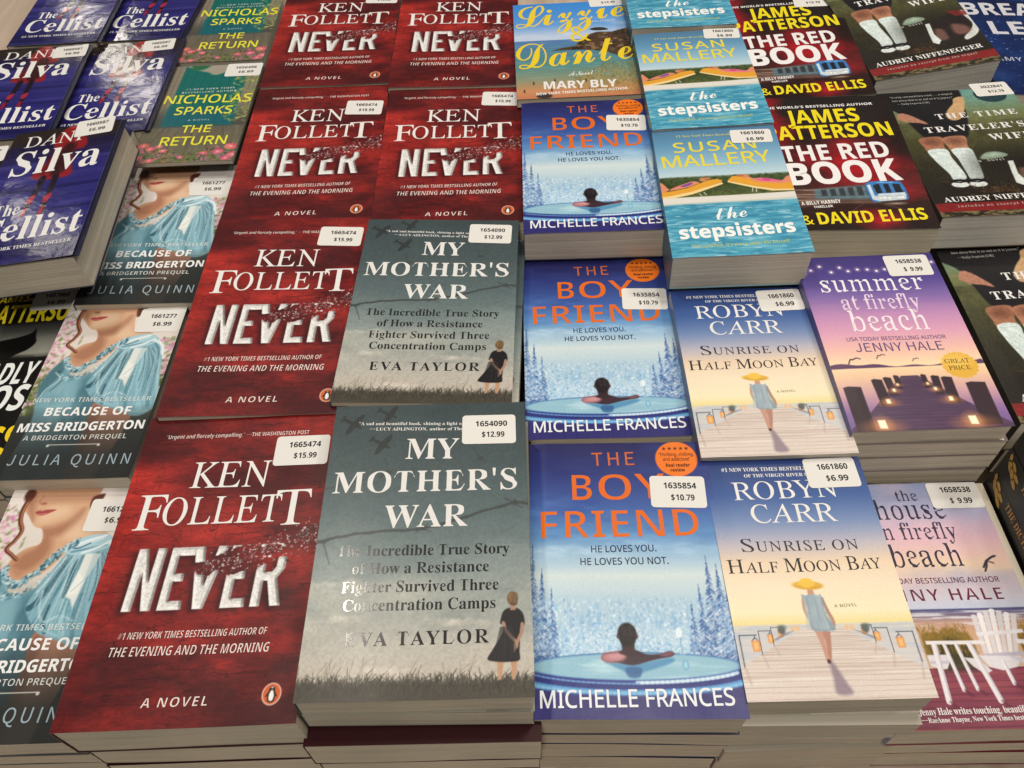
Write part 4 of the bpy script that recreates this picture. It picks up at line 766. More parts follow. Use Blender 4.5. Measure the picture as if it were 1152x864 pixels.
def slim(v, f, target, fat=0):
    # lighten upright stems of the bold face to a book weight, hairlines stay
    cnt = {}
    for p in f:
        for i in range(len(p)):
            a, b = p[i], p[(i + 1) % len(p)]; cnt[(a, b)] = 1
    edges = np.array([e for e in cnt if (e[1], e[0]) not in cnt])
    if not len(edges): return v
    A, Bv = v[edges[:, 0]], v[edges[:, 1]]; d = Bv - A; L = np.hypot(d[:, 0], d[:, 1]) + 1e-9
    n = np.stack([d[:, 1], -d[:, 0]], -1) / L[:, None]
    vn = np.zeros_like(v); np.add.at(vn, edges[:, 0], n); np.add.at(vn, edges[:, 1], n)
    vn /= (np.hypot(vn[:, 0], vn[:, 1]) + 1e-9)[:, None]
    if fat: return v + vn * fat
    out = v.copy(); y0, y1 = A[:, 1], Bv[:, 1]; dy = np.where(np.abs(y1 - y0) < 1e-9, 1e-9, y1 - y0)
    for i in set(edges.ravel().tolist()):
        x, y = v[i]; nx = vn[i, 0]
        if abs(nx) < .25: continue
        best = []
        for yy in (y + 1e-4, y - 1e-4):
            m = (y0 > yy) != (y1 > yy)
            xs = (A[:, 0] + (yy - y0) / dy * (Bv[:, 0] - A[:, 0]))[m]
            s_ = -1 if nx > 0 else 1
            q = (xs - x) * s_; q = q[q > 4e-3]
            if len(q): best.append(q.min())
        if not best: continue
        t = min(best) * abs(nx)
        if t > target and t < .3: out[i, 0] -= nx * .5 * (t - target)
    return out
def raw_text(s, style, spacing=1.0, res=5):
    fk, U, L, Dg, off, sh = STY[style]
    c = bpy.data.curves.new('t', 'FONT')
    if fk in FONTS: c.font = FONTS[fk]; c.body = remap(s, U, L, Dg); c.offset = off; c.shear = 0
    else: c.body = s
    c.resolution_u = res; c.space_character = spacing; c.size = 1
    o = bpy.data.objects.new('t', c); COL.objects.link(o)
    bpy.context.view_layer.update()
    me = o.evaluated_get(bpy.context.evaluated_depsgraph_get()).to_mesh()
    v = np.array([p.co[:2] for p in me.vertices]).reshape(-1, 2); f = [tuple(p.vertices) for p in me.polygons]
    o.evaluated_get(bpy.context.evaluated_depsgraph_get()).to_mesh_clear()
    bpy.data.objects.remove(o); bpy.data.curves.remove(c)
    if style in SLIM and fk in FONTS and len(f): v = slim(v, f, SLIM[style])
    if style in FAT and fk in FONTS and len(f): v = slim(v, f, 0, FAT[style])
    if sh and fk in FONTS: v = v + np.stack([v[:, 1] * sh, v[:, 1] * 0], -1)
    return v, f
_cap = {}
def cap_of(style):
    if style not in _cap:
        v, _ = raw_text('H', style); _cap[style] = v[:, 1].max()
    return _cap[style]
def place(s, style, u0, v0, u1, v1, cap, stretch=.55, shear=0):
    n = len(s); v, f = raw_text(s, style, res=3 if cap < 8 else 6)
    k = cap / cap_of(style); nat = (v[:, 0].max() - v[:, 0].min()) * k; tgt = math.hypot(u1 - u0, v1 - v0)
    ex = tgt / nat
    if ex > 1.03 and n > 1:
        sp = 1 + (tgt / (1 + (ex - 1) * stretch) / nat - 1) * n / (n - 1)
        v, f = raw_text(s, style, sp, res=3 if cap < 8 else 6)
    x0, x1 = v[:, 0].min(), v[:, 0].max()
    X = (v[:, 0] - x0) / (x1 - x0) * tgt; Y = v[:, 1] * k; X = X + Y * shear
    a = math.atan2(v1 - v0, u1 - u0)
    return np.stack([u0 + X * math.cos(a) - Y * math.sin(a), v0 + X * math.sin(a) + Y * math.cos(a)], -1), f
def lettering(D, specs, parent):
    groups = {}
    for g in specs:
        name, s, style, u0, v0, u1, v1, cap, c = g[:9]; opt = g[9] if len(g) > 9 else {}
        groups.setdefault((name, tuple(c), opt.get('rough', D.get('ink_rough', .42)), opt.get('metal', 0)), []).append(place(s, style, u0, v0, u1, v1, cap, opt.get('stretch', .55), opt.get('shear', 0)))
    for (name, c, r, mt), parts in groups.items():
        V, F = [], []
        for p, f in parts:
            o = len(V); z = D['t'] + bendz(D, p[:, 0], p[:, 1]) + .13
            V += [((a - D['w'] / 2) * S, (b - D['h'] / 2) * S, zz * S) for (a, b), zz in zip(p, z)]; F += [tuple(i + o for i in q) for q in f]
        mesh_obj(name, V, F, ink(c, r, mt), parent)

def rrect(w, h, r, n=5):
    out = []
    for cx, cy, a0 in ((w / 2 - r, h / 2 - r, 0), (-w / 2 + r, h / 2 - r, 90), (-w / 2 + r, -h / 2 + r, 180), (w / 2 - r, -h / 2 + r, 270)):
        for k in range(n + 1):
            a = rad(a0 + 90 * k / n); out.append((cx + r * math.cos(a), cy + r * math.sin(a)))
    return out
def make_sticker(D, st, parent):
    cx, cy, ang = st[:3]; lines = st[3]; W, H = st[4] if len(st) > 4 else (38, 25)
    P = rrect(W, H, 2.6); n = len(P)
    v = [(x * S, y * S, 0) for x, y in P] + [(x * S, y * S, .00012) for x, y in P]
    f = [tuple(range(n, 2 * n))] + [(i, (i + 1) % n, n + (i + 1) % n, n + i) for i in range(n)]
    o = mesh_obj('price_sticker', v, f, STICK, parent)
    o.location = ((cx - D['w'] / 2) * S, (cy - D['h'] / 2) * S, (D['t'] + float(bendz(D, np.array(cx), np.array(cy))) + .32) * S); o.rotation_euler = (0, 0, rad(ang))
    V, F = [], []
    sx = W / 38
    for s, x0, x1, y in ((lines[0], -9.5, 13, 2.6), (lines[1], -5, 11, -6.8)):
        bits = [place(s, 'sansb', x0 * sx, y, x1 * sx, y, 4.6, .8)]
        if s[0] == '$':
            k = len(s.strip('$ ')); g = 3.3 + (2.2 if ' ' in s else 0); bits = [place('$', 'dollar', x0 * sx, y, (x0 + 2.5) * sx, y, 4.6, .8), place(s.strip('$ '), 'sansb', (x0 + g) * sx, y, x1 * sx, y, 4.6, .8)]
        for p, ff in bits:
            off = len(V); V += [(a * S, b * S, .0002) for a, b in p]; F += [tuple(i + off for i in q) for q in ff]
    mesh_obj('price_text', V, F, ink((38, 34, 34), .6), o)
    return o

# ------------------------------------------------------------------ book designs
W_, PK = (238, 232, 224), (236, 220, 208)
DES = {
 'never': dict(edge=(50, 12, 16), w=139, h=222, t=36.5, paint=paint_never, rough=.40, spine=(66, 18, 22), back=(52, 12, 16), paper='cream', crease=.3, lift=1.3,
   texts=[('quote_lettering', '"Urgent and fiercely compelling." −−THE WASHINGTON POST', 'sansm', 16, 202, 119, 201, 3.4, PK),
     ('author_lettering', 'KEN', 'serif', 42, 159.5, 96, 158.5, 21, W_), ('author_lettering', 'F', 'serif', 11, 128, 30, 128, 27, W_), ('author_lettering', 'OLLET', 'serif', 29, 131, 108, 130.5, 21, W_), ('author_lettering', 'T', 'serif', 104, 127.5, 128, 127.5, 27, W_),
     ('tagline_lettering', '#1 NEW YORK TIMES BESTSELLING AUTHOR OF', 'sansm', 23, 53, 113, 53, 4.4, PK, dict(shear=.1)), ('tagline_lettering', 'THE EVENING AND THE MORNING', 'sansm', 20, 42.5, 116, 42, 5.8, PK, dict(shear=.1)), ('genre_lettering', 'A NOVEL', 'sansm', 48, 12, 86, 12, 5.4, PK, dict(shear=.1, stretch=.2))],
   sticker=(116, 187, 0, ('1665474', '$15.99'))),
 'war': dict(edge=(128, 124, 110), w=137, h=212, t=22.5, paint=paint_war, rough=.34, spine=(70, 80, 80), back=(150, 146, 132), paper='cream', crease=.4, lift=1.3, ink_rough=.14,
   texts=[('blurb_lettering', '"A sad and beautiful book, shining a light on quiet heroes."', 'serifb', 18, 194.5, 118, 192, 2.6, W_), ('blurb_lettering', '−−LUCY ADLINGTON, author of The Dressmakers', 'serifb', 26, 189.5, 116, 187.5, 2.6, W_),
     ('title_lettering', 'MY', 'serifm', 53, 164.5, 90, 164, 17, W_), ('title_lettering', "MOTHER'S", 'serifm', 5.5, 138, 130, 138, 16.5, W_), ('title_lettering', 'WAR', 'serifm', 42, 111, 97, 111, 16.5, W_),
     ('subtitle_lettering', 'The Incredible True Story', 'serifm', 14, 91, 124, 90.5, 7.4, (44, 44, 44)), ('subtitle_lettering', 'of How a Resistance', 'serifm', 25, 78.5, 111, 78.5, 7.4, (44, 44, 44)), ('subtitle_lettering', 'Fighter Survived Three', 'serifm', 20, 66, 117, 66, 7.4, (44, 44, 44)), ('subtitle_lettering', 'Concentration Camps', 'serifm', 22, 54, 115, 54, 7.4, (44, 44, 44)),
     ('author_lettering', 'EVA TAYLOR', 'serifm', 25, 32, 111, 32.5, 8.4, (44, 42, 42), dict(stretch=.2))],
   sticker=(111, 188, 0, ('1654090', '$12.99'))),
 'pool': dict(w=127, h=193, t=31.7, paint=paint_pool, rough=.33, spine=(40, 42, 88), back=(38, 36, 62), paper='grey', crease=.7, lift=1.2,
   texts=[('title_lettering', 'THE', 'light', 45, 173.5, 75, 174, 11, (212, 104, 44), dict(stretch=.3)), ('title_lettering_bold', 'B', 'sansm', 30, 145.5, 43.5, 145.5, 20.5, (230, 106, 22)), ('title_lettering_bold', 'O', 'sansm', 48.5, 145.5, 71, 145.5, 20.5, (230, 106, 22)), ('title_lettering_bold', 'Y', 'sansm', 74, 146, 95, 146, 20.5, (230, 106, 22)),
     ('title_lettering_bold', 'FRIEND', 'sansm', 8, 116.5, 114, 117.5, 20.5, (230, 106, 22), dict(stretch=.35)),
     ('tagline_lettering', 'HE LOVES YOU.', 'mid', 41, 106.3, 84, 106.8, 4.9, (34, 40, 62), dict(stretch=.8)), ('tagline_lettering', 'HE LOVES YOU NOT.', 'mid', 33.5, 97.3, 91, 97.8, 4.9, (34, 40, 62), dict(stretch=.8)),
     ('author_lettering', 'MICHELLE FRANCES', 'mid', 6, 6.5, 120, 7.8, 10.2, (240, 238, 236), dict(stretch=.8)),
     ('badge_lettering', "'Thrilling, chilling", 'mid', 93, 181, 117, 181, 2.8, (66, 30, 16)), ('badge_lettering', "and addictive!'", 'mid', 95.5, 177, 114.5, 177, 2.8, (66, 30, 16)), ('badge_lettering', 'Real reader', 'sansb', 97, 172, 114, 172, 2.8, (50, 24, 16)), ('badge_lettering', 'review', 'sansb', 100, 168, 110, 168, 2.8, (50, 24, 16))],
   sticker=(103, 151.5, -1.5, ('1635854', '$10.79'))),
 'pier': dict(edge=(176, 166, 148), w=110, h=168, t=26, paint=paint_pier, rough=.36, spine=(120, 130, 150), back=(196, 184, 166), paper='grey', crease=.4, lift=.9,
   texts=[('blurb_lettering', '#1 NEW YORK TIMES BESTSELLING AUTHOR', 'serifb', 12, 158, 96, 158, 3.0, W_), ('blurb_lettering', 'OF THE VIRGIN RIVER SERIES', 'serifb', 27, 153, 82, 153, 2.6, W_),
     ('author_lettering', 'ROBYN', 'serif', 17, 135, 88, 136, 14, W_), ('author_lettering', 'CARR', 'serif', 26, 117, 83, 117, 14, W_),
     ('title_lettering', 'S', 'serif', 15, 96, 23, 96, 9.2, (44, 40, 46)), ('title_lettering', 'UNRISE ON', 'serif', 24.5, 96, 91, 96, 7.2, (44, 40, 46)), ('title_lettering', 'H', 'serif', 3.5, 81, 14, 81, 9.6, (44, 40, 46)), ('title_lettering', 'ALF', 'serif', 14.5, 81, 36, 81, 7.4, (44, 40, 46)), ('title_lettering', 'M', 'serif', 40, 81, 52, 81, 9.6, (44, 40, 46)), ('title_lettering', 'OON', 'serif', 52.5, 81, 76, 81.5, 7.4, (44, 40, 46)), ('title_lettering', 'B', 'serif', 80, 81.5, 87.5, 81.5, 9.6, (44, 40, 46)), ('title_lettering', 'AY', 'serif', 88, 81.8, 102, 82, 7.4, (44, 40, 46)),
     ('blurb_lettering_dark', 'A NOVEL', 'sans', 65, 56.5, 79, 57, 2.0, (110, 84, 60))],
   sticker=(88, 155, 1, ('1661860', '$6.99'), (36, 24))),
 'jetty': dict(edge=(120, 108, 100), w=113, h=178, t=17, paint=paint_jetty, rough=.36, spine=(96, 84, 140), back=(206, 190, 180), paper='cream', crease=.4, lift=.8,
   texts=[('title_lettering', 'summer', 'serift', 13, 137.5, 96, 136.5, 19, (244, 236, 238)), ('title_lettering', 'at firefly', 'serift', 25, 117.5, 86, 116.5, 16, (240, 214, 228)), ('title_lettering', 'beach', 'serift', 26, 94.5, 86, 93.5, 22, (250, 232, 232)),
     ('blurb_lettering', 'USA TODAY BESTSELLING AUTHOR', 'mid', 19, 84.5, 94, 83.5, 3.8, (112, 84, 130)), ('author_lettering', 'JENNY HALE', 'light', 23, 73.5, 89, 72.5, 8.6, (102, 76, 122)), ('badge_lettering', 'GREAT', 'serif', 85, 59, 103, 59, 4, (92, 60, 20)), ('badge_lettering', 'PRICE', 'serif', 86, 52.5, 102, 52.5, 4, (92, 60, 20))],
   sticker=(90, 164, 0, ('1658538', '$ 9.99'), (36, 24))),
 'beach': dict(edge=(112, 30, 42), uspine=(176, 160, 150), w=113, h=178, t=29, pin=-5.5, paint=paint_beach, rough=.36, spine=(150, 150, 180), back=(110, 30, 40), paper='cream', crease=.4, lift=.4,
   texts=[('title_lettering', 'the', 'serift', 50, 163, 66, 163, 9, (52, 48, 66)), ('title_lettering', 'house', 'serift', 31, 147.5, 82, 147.5, 17, (52, 48, 66)), ('title_lettering', 'on firefly', 'serift', 24, 131, 84, 131, 13.5, (60, 52, 74)), ('title_lettering', 'beach', 'serift', 31, 109.5, 81, 109.5, 18, (52, 48, 66)),
     ('blurb_lettering', 'USA TODAY BESTSELLING AUTHOR', 'mid', 12, 97, 100, 97, 4, (104, 48, 78)), ('author_lettering', 'JENNY HALE', 'sansm', 8, 84, 98, 84, 8.6, (106, 30, 62)),
     ('quote_lettering', '"Jenny Hale writes touching, beautiful stories."', 'serifb', 14, 9, 101, 10, 4.2, W_), ('quote_lettering', '−−RaeAnne Thayne, New York Times bestselling author', 'serifb', 16, 4.5, 100, 5.5, 3, W_)],
   sticker=(94, 166.5, 0, ('1658538', '$ 9.99'), (38, 22))),
 'lounger': dict(edge=(150, 160, 160), w=112, h=175, t=35, paint=paint_lounger, rough=.32, spine=(52, 110, 130), back=(120, 160, 170), paper='grey', crease=.4, lift=.9,
   texts=[('blurb_lettering', '#1 New York Times Bestselling Author', 'serifb', 21, 161, 90, 161, 3, (214, 206, 110)), ('author_lettering', 'SUSAN', 'mid', 17, 138, 91, 139.5, 14.5, (234, 214, 62)), ('author_lettering', 'MALLERY', 'mid', 5, 116, 101, 119, 17, (234, 214, 62)),
     ('title_lettering', 'the', 'script', 42, 44, 68, 47, 15, (244, 244, 242), dict(stretch=1)), ('title_lettering', 'stepsisters', 'heavy', 9, 22, 103, 25, 15, (246, 244, 240)), ('tagline_lettering', "This summer, it's every sister for herself.", 'sansm', 17, 10.5, 96, 12.5, 4.0, (206, 206, 84))],
   sticker=(89, 157.5, -1, ('1661860', '$6.99'), (37, 20))),
 'train': dict(w=137, h=212, t=36, paint=paint_train, rough=.36, spine=(40, 24, 22), back=(60, 30, 28), paper='cream', crease=.4, lift=1.0,
   texts=[('blurb_lettering', "THE WORLD'S BESTSELLING AUTHOR", 'sansb', 12, 191, 120, 195, 4.2, W_), ('author_lettering', 'JAMES', 'sansb', 32, 164.5, 103, 167, 23, (242, 218, 34)), ('author_lettering', 'PATTERSON', 'sansb', 9, 136, 129, 141, 23, (242, 218, 34)),
     ('title_lettering', 'THE RED', 'sansb', 19, 101, 119, 106, 25, (244, 236, 230)), ('title_lettering', 'BOOK', 'heavy', 21, 65, 122, 70, 33, (246, 238, 232)), ('series_lettering', 'A BILLY HARNEY', 'sansb', 26, 35, 61, 38, 5, W_), ('series_lettering', 'THRILLER', 'sansb', 36, 30.5, 53, 32, 3.2, W_),
     ('coauthor_lettering', '&', 'sansb', 23, 8, 33, 8.2, 12, (242, 218, 34)), ('coauthor_lettering', 'DAVID ELLIS', 'sansb', 37, 8, 130, 12.5, 16, (242, 218, 34))],
   sticker=(106, 199, -1.5, ('1658244', '$13.79'), (38, 28))),
 'socks': dict(w=136, h=208, t=36, paint=paint_socks, rough=.36, spine=(36, 32, 30), back=(70, 60, 44), paper='white', crease=.4, lift=.7,
   texts=[('quote_lettering', '"A truly extraordinary novel . . . a magical', 'serift', 12, 197, 76, 200, 2.8, (204, 198, 188)), ('quote_lettering', 'love story that is as sad as it is joyous."', 'serift', 12, 190.5, 74, 193, 2.8, (204, 198, 188)), ('quote_lettering', '−−Daily Express (UK)', 'serift', 16, 184, 48, 185.5, 2.8, (204, 198, 188)),
     ('title_lettering', 'THE TIME', 'serifb', 46, 155, 126, 158.5, 9, W_, dict(stretch=.2)), ('title_lettering', "TRAVELER'S", 'serifb', 28, 131.5, 125, 136, 9.5, W_, dict(stretch=.2)), ('title_lettering', 'WIFE', 'serifb', 84, 115, 126, 117, 10, W_, dict(stretch=.2)), ('genre_lettering', 'a  novel', 'serift', 60, 80, 84, 81.5, 4, (204, 198, 188)),
     ('author_lettering', 'AUDREY NIFFENEGGER', 'serifb', 9, 21, 127, 25, 6.8, W_, dict(stretch=.2)), ('blurb_lettering', 'Includes an excerpt from the sequel', 'serift', 18, 13, 116, 16, 3, (204, 198, 188))],
   sticker=(117, 206, 3, ('2022841', '$12.79'), (38, 25))),
 'figure': dict(w=105, h=187, t=36, paint=paint_figure, rough=.12, spine=(28, 26, 66), back=(24, 22, 56), paper='grey', crease=.4, lift=.9, bump=.3,
   texts=[('author_lettering', 'DANI', 'serif', 15, 162, 71, 163, 16.5, W_), ('author_lettering', 'Silva', 'serifm', 13, 119.5, 96, 121, 35, W_), ('title_lettering', 'The', 'serifm', 15, 63, 39, 63.5, 15, W_), ('title_lettering', 'Cellist', 'serifm', 9, 30, 102, 30.5, 29, W_), ('blurb_lettering', '#1 NEW YORK TIMES BESTSELLER', 'serifb', 11, 18, 99, 18, 4, W_)],
   sticker=(80, 181, 3, ('1660587', '$6.99'), (37, 25))),
 'lady': dict(w=107, h=194, t=24, paint=paint_lady, rough=.34, spine=(60, 66, 66), back=(70, 74, 72), paper='grey', crease=.4, lift=.9,
   texts=[('blurb_lettering', 'NEW YORK TIMES BESTSELLER', 'sansm', 6, 74.5, 103, 73.5, 4.4, (226, 224, 216), dict(stretch=.3)), ('title_lettering', 'BECAUSE OF', 'sansb', 20, 60.5, 90, 60, 8.2, (244, 240, 234), dict(stretch=.4)), ('title_lettering', 'MISS BRIDGERTON', 'sansb', 4, 45, 105, 45.5, 8.4, (244, 240, 234), dict(stretch=.4)), ('series_lettering', 'A BRIDGERTON PREQUEL', 'sansm', 12, 36.5, 94, 36.5, 4.6, (214, 212, 204), dict(stretch=.3)), ('author_lettering', 'JULIA QUINN', 'light', 8, 13.5, 103, 12.5, 9.6, (156, 172, 178), dict(stretch=.35, rough=.25))],
   sticker=(87, 163, 0, ('1661277', '$6.99'), (39, 28))),
 'porch': dict(w=104, h=185, t=28, paint=paint_porch, rough=.36, spine=(110, 100, 84), back=(90, 84, 70), paper='grey', crease=.4, lift=.5,
   texts=[('blurb_lettering', '#1 NEW YORK TIMES', 'sansm', 27.2, 133.7, 80.7, 134.1, 2.9, W_, dict(stretch=.2)), ('blurb_lettering', 'BESTSELLING AUTHOR', 'sansm', 24.3, 127.3, 83.6, 127.8, 2.9, W_, dict(stretch=.2)), ('author_lettering', 'NICHOLAS', 'mid', 8.7, 107.9, 103.0, 106.4, 16.0, (238, 226, 58), dict(stretch=.7)), ('author_lettering', 'SPARKS', 'mid', 25.3, 85.5, 86.5, 85.0, 14.6, (238, 226, 58), dict(stretch=.7)), ('genre_lettering', 'A NOVEL', 'sansm', 42.8, 72.9, 66.1, 72.9, 2.7, (196, 206, 204)), ('title_lettering', 'THE', 'mid', 39.9, 51.5, 71.0, 51.0, 13.1, (238, 226, 58), dict(stretch=.7)), ('title_lettering', 'RETURN', 'mid', 23.3, 29.2, 91.4, 28.7, 15.1, (238, 226, 58), dict(stretch=.7))],
   sticker=(84, 173, 0, ('1656498', '$6.99'), (40, 27))),
 'coast': dict(w=130, h=198, t=26, paint=paint_coast, rough=.36, spine=(70, 120, 170), back=(170, 150, 130), paper='cream', crease=.4, lift=.4,
   texts=[('title_lettering', 'Lizzie', 'script', 3, 143, 129, 162, 46, (240, 206, 46), dict(stretch=.9)), ('title_lettering', '&', 'serifb', 62, 109, 84, 110, 30, (240, 206, 46)), ('title_lettering', 'Dante', 'script', 4, 57, 127, 70, 50, (240, 206, 46), dict(stretch=.9)), ('genre_lettering', 'A Novel', 'script', 55, 40, 81, 41, 8, W_), ('author_lettering', 'MARY BLY', 'sansb', 28, 17, 103, 16, 14, W_), ('blurb_lettering', 'NEW YORK TIMES BESTSELLING AUTHOR', 'sansb', 20, 6, 113, 10, 4.4, W_), ('quote_lettering', '"DELICIOUS."', 'sansm', 86, 150, 118, 152, 3.2, W_)],
   sticker=(107, 199, 2.5, ('1663141', '$14.49'), (38, 27))),
 'cat': dict(w=107, h=190, t=31, paint=paint_cat, rough=.34, spine=(16, 15, 14), back=(20, 18, 18), paper='grey', crease=.4, lift=.4,
   texts=[('author_lettering', 'JAMES', 'sansb', -2 + 6, 176, 36, 176, 9, (240, 214, 34), dict(shear=.05)), ('author_lettering', 'PATTERSON', 'sansb', -14 + 18, 149, 88, 148, 23, (240, 214, 34)), ('blurb_lettering', 'THE', 'sansb', 33, 176, 40, 176, 3.5, W_), ('title_lettering', 'DEADLY', 'sansb', 4, 75, 66, 75, 24, (238, 236, 230), dict(shear=.12)), ('title_lettering', 'CROSS', 'sansb', 4, 46, 78, 46, 27, (238, 236, 230), dict(shear=.12)), ('coauthor_lettering', 'CROSS', 'sansb', 4, 1, 72, 1, 28, (240, 206, 30))],
   sticker=(59, 176, -1.5, ('1657860', '$6.99'), (38, 28))),
 'stars': dict(w=136, h=235, t=30, paint=paint_stars, rough=.36, spine=(16, 24, 56), back=(16, 24, 56), paper='cream', crease=.4, lift=.4,
   texts=[('title_lettering', 'BREATH', 'sansb', 5, 177, 131, 177, 30, (214, 210, 212), dict(stretch=.3)), ('title_lettering', 'LESS', 'sansb', 26, 131, 110, 131, 30, (214, 210, 212), dict(stretch=.3)), ('author_lettering', 'AMY McCULLOCH', 'sansm', 14, 70, 124, 70, 8.5, (196, 198, 206), dict(stretch=.3))]),
 'leaf': dict(w=130, h=200, t=25.5, paint=paint_leaf, rough=.4, spine=(22, 20, 20), back=(22, 20, 20), paper='cream', crease=.3, lift=.3, texts=[]),
}

# ------------------------------------------------------------------ build one of each design
PROTO, UNDER = {}, {}
def empty(name):
    o = bpy.data.objects.new(name, None); o.empty_display_size = .02; COL.objects.link(o); return o
def add_back_and_spine(D, root, seed):
    w, h, t = D['w'], D['h'], D['t']
    sp = mat('spine_card', D['spine'], .4); bk = mat('back_cover_card', D['back'], .45)
    # rounded spine: a thin curved shell along the left edge
    V, F = [], []; n = 6
    cr = D.get('crease', .5)
    for j, y in enumerate((0, h)):
        for lay in (0, 1):
            for k in range(n + 1):
                z = .0 + (t - cr - .12) * k / n; x = -.25 * math.sin(math.pi * k / n) + lay * .45
                V.append(((x - w / 2) * S, (y - h / 2) * S, z * S))
    m_ = n + 1
    for k in range(n):
        o0, i0, o1, i1 = k, m_ + k, 2 * m_ + k, 3 * m_ + k
        F += [(o0, o0 + 1, o1 + 1, o1), (i0, i1, i1 + 1, i0 + 1), (o0, i0, i0 + 1, o0 + 1), (o1, o1 + 1, i1 + 1, i1)]
    mesh_obj('spine', V, F, sp, root)
    v, f = box_vf(-w / 2 + .5, w / 2, -h / 2, h / 2, 0, .42); mesh_obj('back_cover', v, f, bk, root)
def build(kind):
    D = DES[kind]; root = empty('paperback_book')
    cm = cover_mat('printed_cover', D['rough'], .5, D.get('bump', .22))
    fc = front_cover(D, root, cm); lettering(D, D['texts'], fc)
    page_block('page_block', D['w'], D['h'], D['t'], PAPER[D['paper']], root, len(kind) * 7, inset=(1.0, D.get('pin', 1.2), .9), z0=.45, ztop=D.get('crease', .5) + .14)
    add_back_and_spine(D, root, 1)
    if kind == 'figure':     # a second, wider navy leaf under the trimmed front cover
        v, f = box_vf(-D['w'] / 2 + 8, D['w'] / 2 + 5.2, -D['h'] / 2 - .6, D['h'] / 2, D['t'] - .62, D['t'] - .34)
        mesh_obj('inner_cover', v, f, mat('navy_inner_cover', (16, 15, 44), .3), root)
    PROTO[kind] = root
    return root
def build_under(kind):
    D = DES[kind]; w, h, t = D['w'], D['h'], D['t']
    root = empty('paperback_book'); m = mat('cover_card', D.get('edge', [(a * .6 + b * .4) for a, b in zip(D['back'], D['spine'])]), .5, .2)
    V, F = [], []
    for b in ((-w / 2, w / 2, -h / 2, h / 2, t - .36, t - .03), (-w / 2, w / 2, -h / 2, h / 2, .03, .36), (-w / 2 - .2, -w / 2 + .3, -h / 2 + .05, h / 2 - .05, .36, t - .36)):
        v, f = box_vf(*b, off=len(V)); V += v; F += f
    cv = mesh_obj('cover', V, F, m, root)
    if 'uspine' in D:
        cv.data.materials.append(mat('spine_card', D['uspine'], .5, .2))
        for q in cv.data.polygons: q.material_index = 1 if q.index >= 12 else 0
    page_block('page_block', w, h, t, PAPER[D['paper']], root, len(kind) * 5 + 3, inset=(.35, .4, .5), z0=.36, ztop=.36)
    UNDER[kind] = root
    return root
def kids(o): return [c for c in bpy.data.objects if c.parent == o]
def copy_tree(o, parent=None, skip=()):
    c = o.copy(); COL.objects.link(c); c.parent = parent
    for ch in kids(o):
        if ch.name.split('.')[0] not in skip: copy_tree(ch, c)
    return c
USED, USEDU = set(), set()
def book(kind):
    if kind not in PROTO: build(kind)
    if kind not in USED: USED.add(kind); return PROTO[kind]
    src = PROTO[kind]
    c = copy_tree(src, None, ('price_sticker', 'price_text')); c.scale = (1, 1, 1); return c
def under(kind):
    if kind not in UNDER: build_under(kind)
    if kind not in USEDU: USEDU.add(kind); return UNDER[kind]
    return copy_tree(UNDER[kind])
_sts = {}
def add_sticker(kind, b, st):
    D = DES[kind]
    if kind not in _sts:
        _sts[kind] = make_sticker(D, st, b); return
    o = copy_tree(_sts[kind], b)
    cx, cy, ang = st[:3]; o.location = ((cx - D['w'] / 2) * S, (cy - D['h'] / 2) * S, (D['t'] + float(bendz(D, np.array(cx), np.array(cy))) + .32) * S); o.rotation_euler = (0, 0, rad(ang))
def pose(b, kind, p, t=None):
    t = DES[kind]['t'] if t is None else t
    x, y, H, a, rx, ry = p
    M = Euler((rad(rx), rad(ry), rad(a)), 'XYZ').to_matrix()
    o = Vector((x, y, TABLE - H)) - M @ Vector((0, 0, t))
    b.location = o * S; b.rotation_euler = (rad(rx), rad(ry), rad(a))

GR = {'never': 'red cracked-title paperbacks', 'war': 'grey-green war memoirs', 'pool': 'blue hot tub paperbacks', 'pier': 'sunrise pier paperbacks', 'jetty': 'purple jetty paperbacks', 'beach': 'pastel beach paperbacks', 'lounger': 'turquoise pool paperbacks', 'train': 'black and red train thrillers', 'socks': 'white socks paperbacks', 'figure': 'dark blue thrillers', 'lady': 'pale blue gown paperbacks', 'porch': 'teal door paperbacks', 'coast': 'yellow-script seaside paperbacks', 'cat': 'black cat thrillers', 'stars': 'starry blue paperbacks', 'leaf': 'black paperbacks with gold leaf spines'}
SHORT = {'never': 'red', 'war': 'grey-green', 'pool': 'hot tub', 'pier': 'pier', 'jetty': 'jetty', 'beach': 'beach', 'lounger': 'pool lounger', 'train': 'train', 'socks': 'white socks', 'figure': 'dark blue', 'lady': 'blue gown', 'porch': 'teal door', 'coast': 'seaside', 'cat': 'cat', 'stars': 'starry', 'leaf': 'black'}
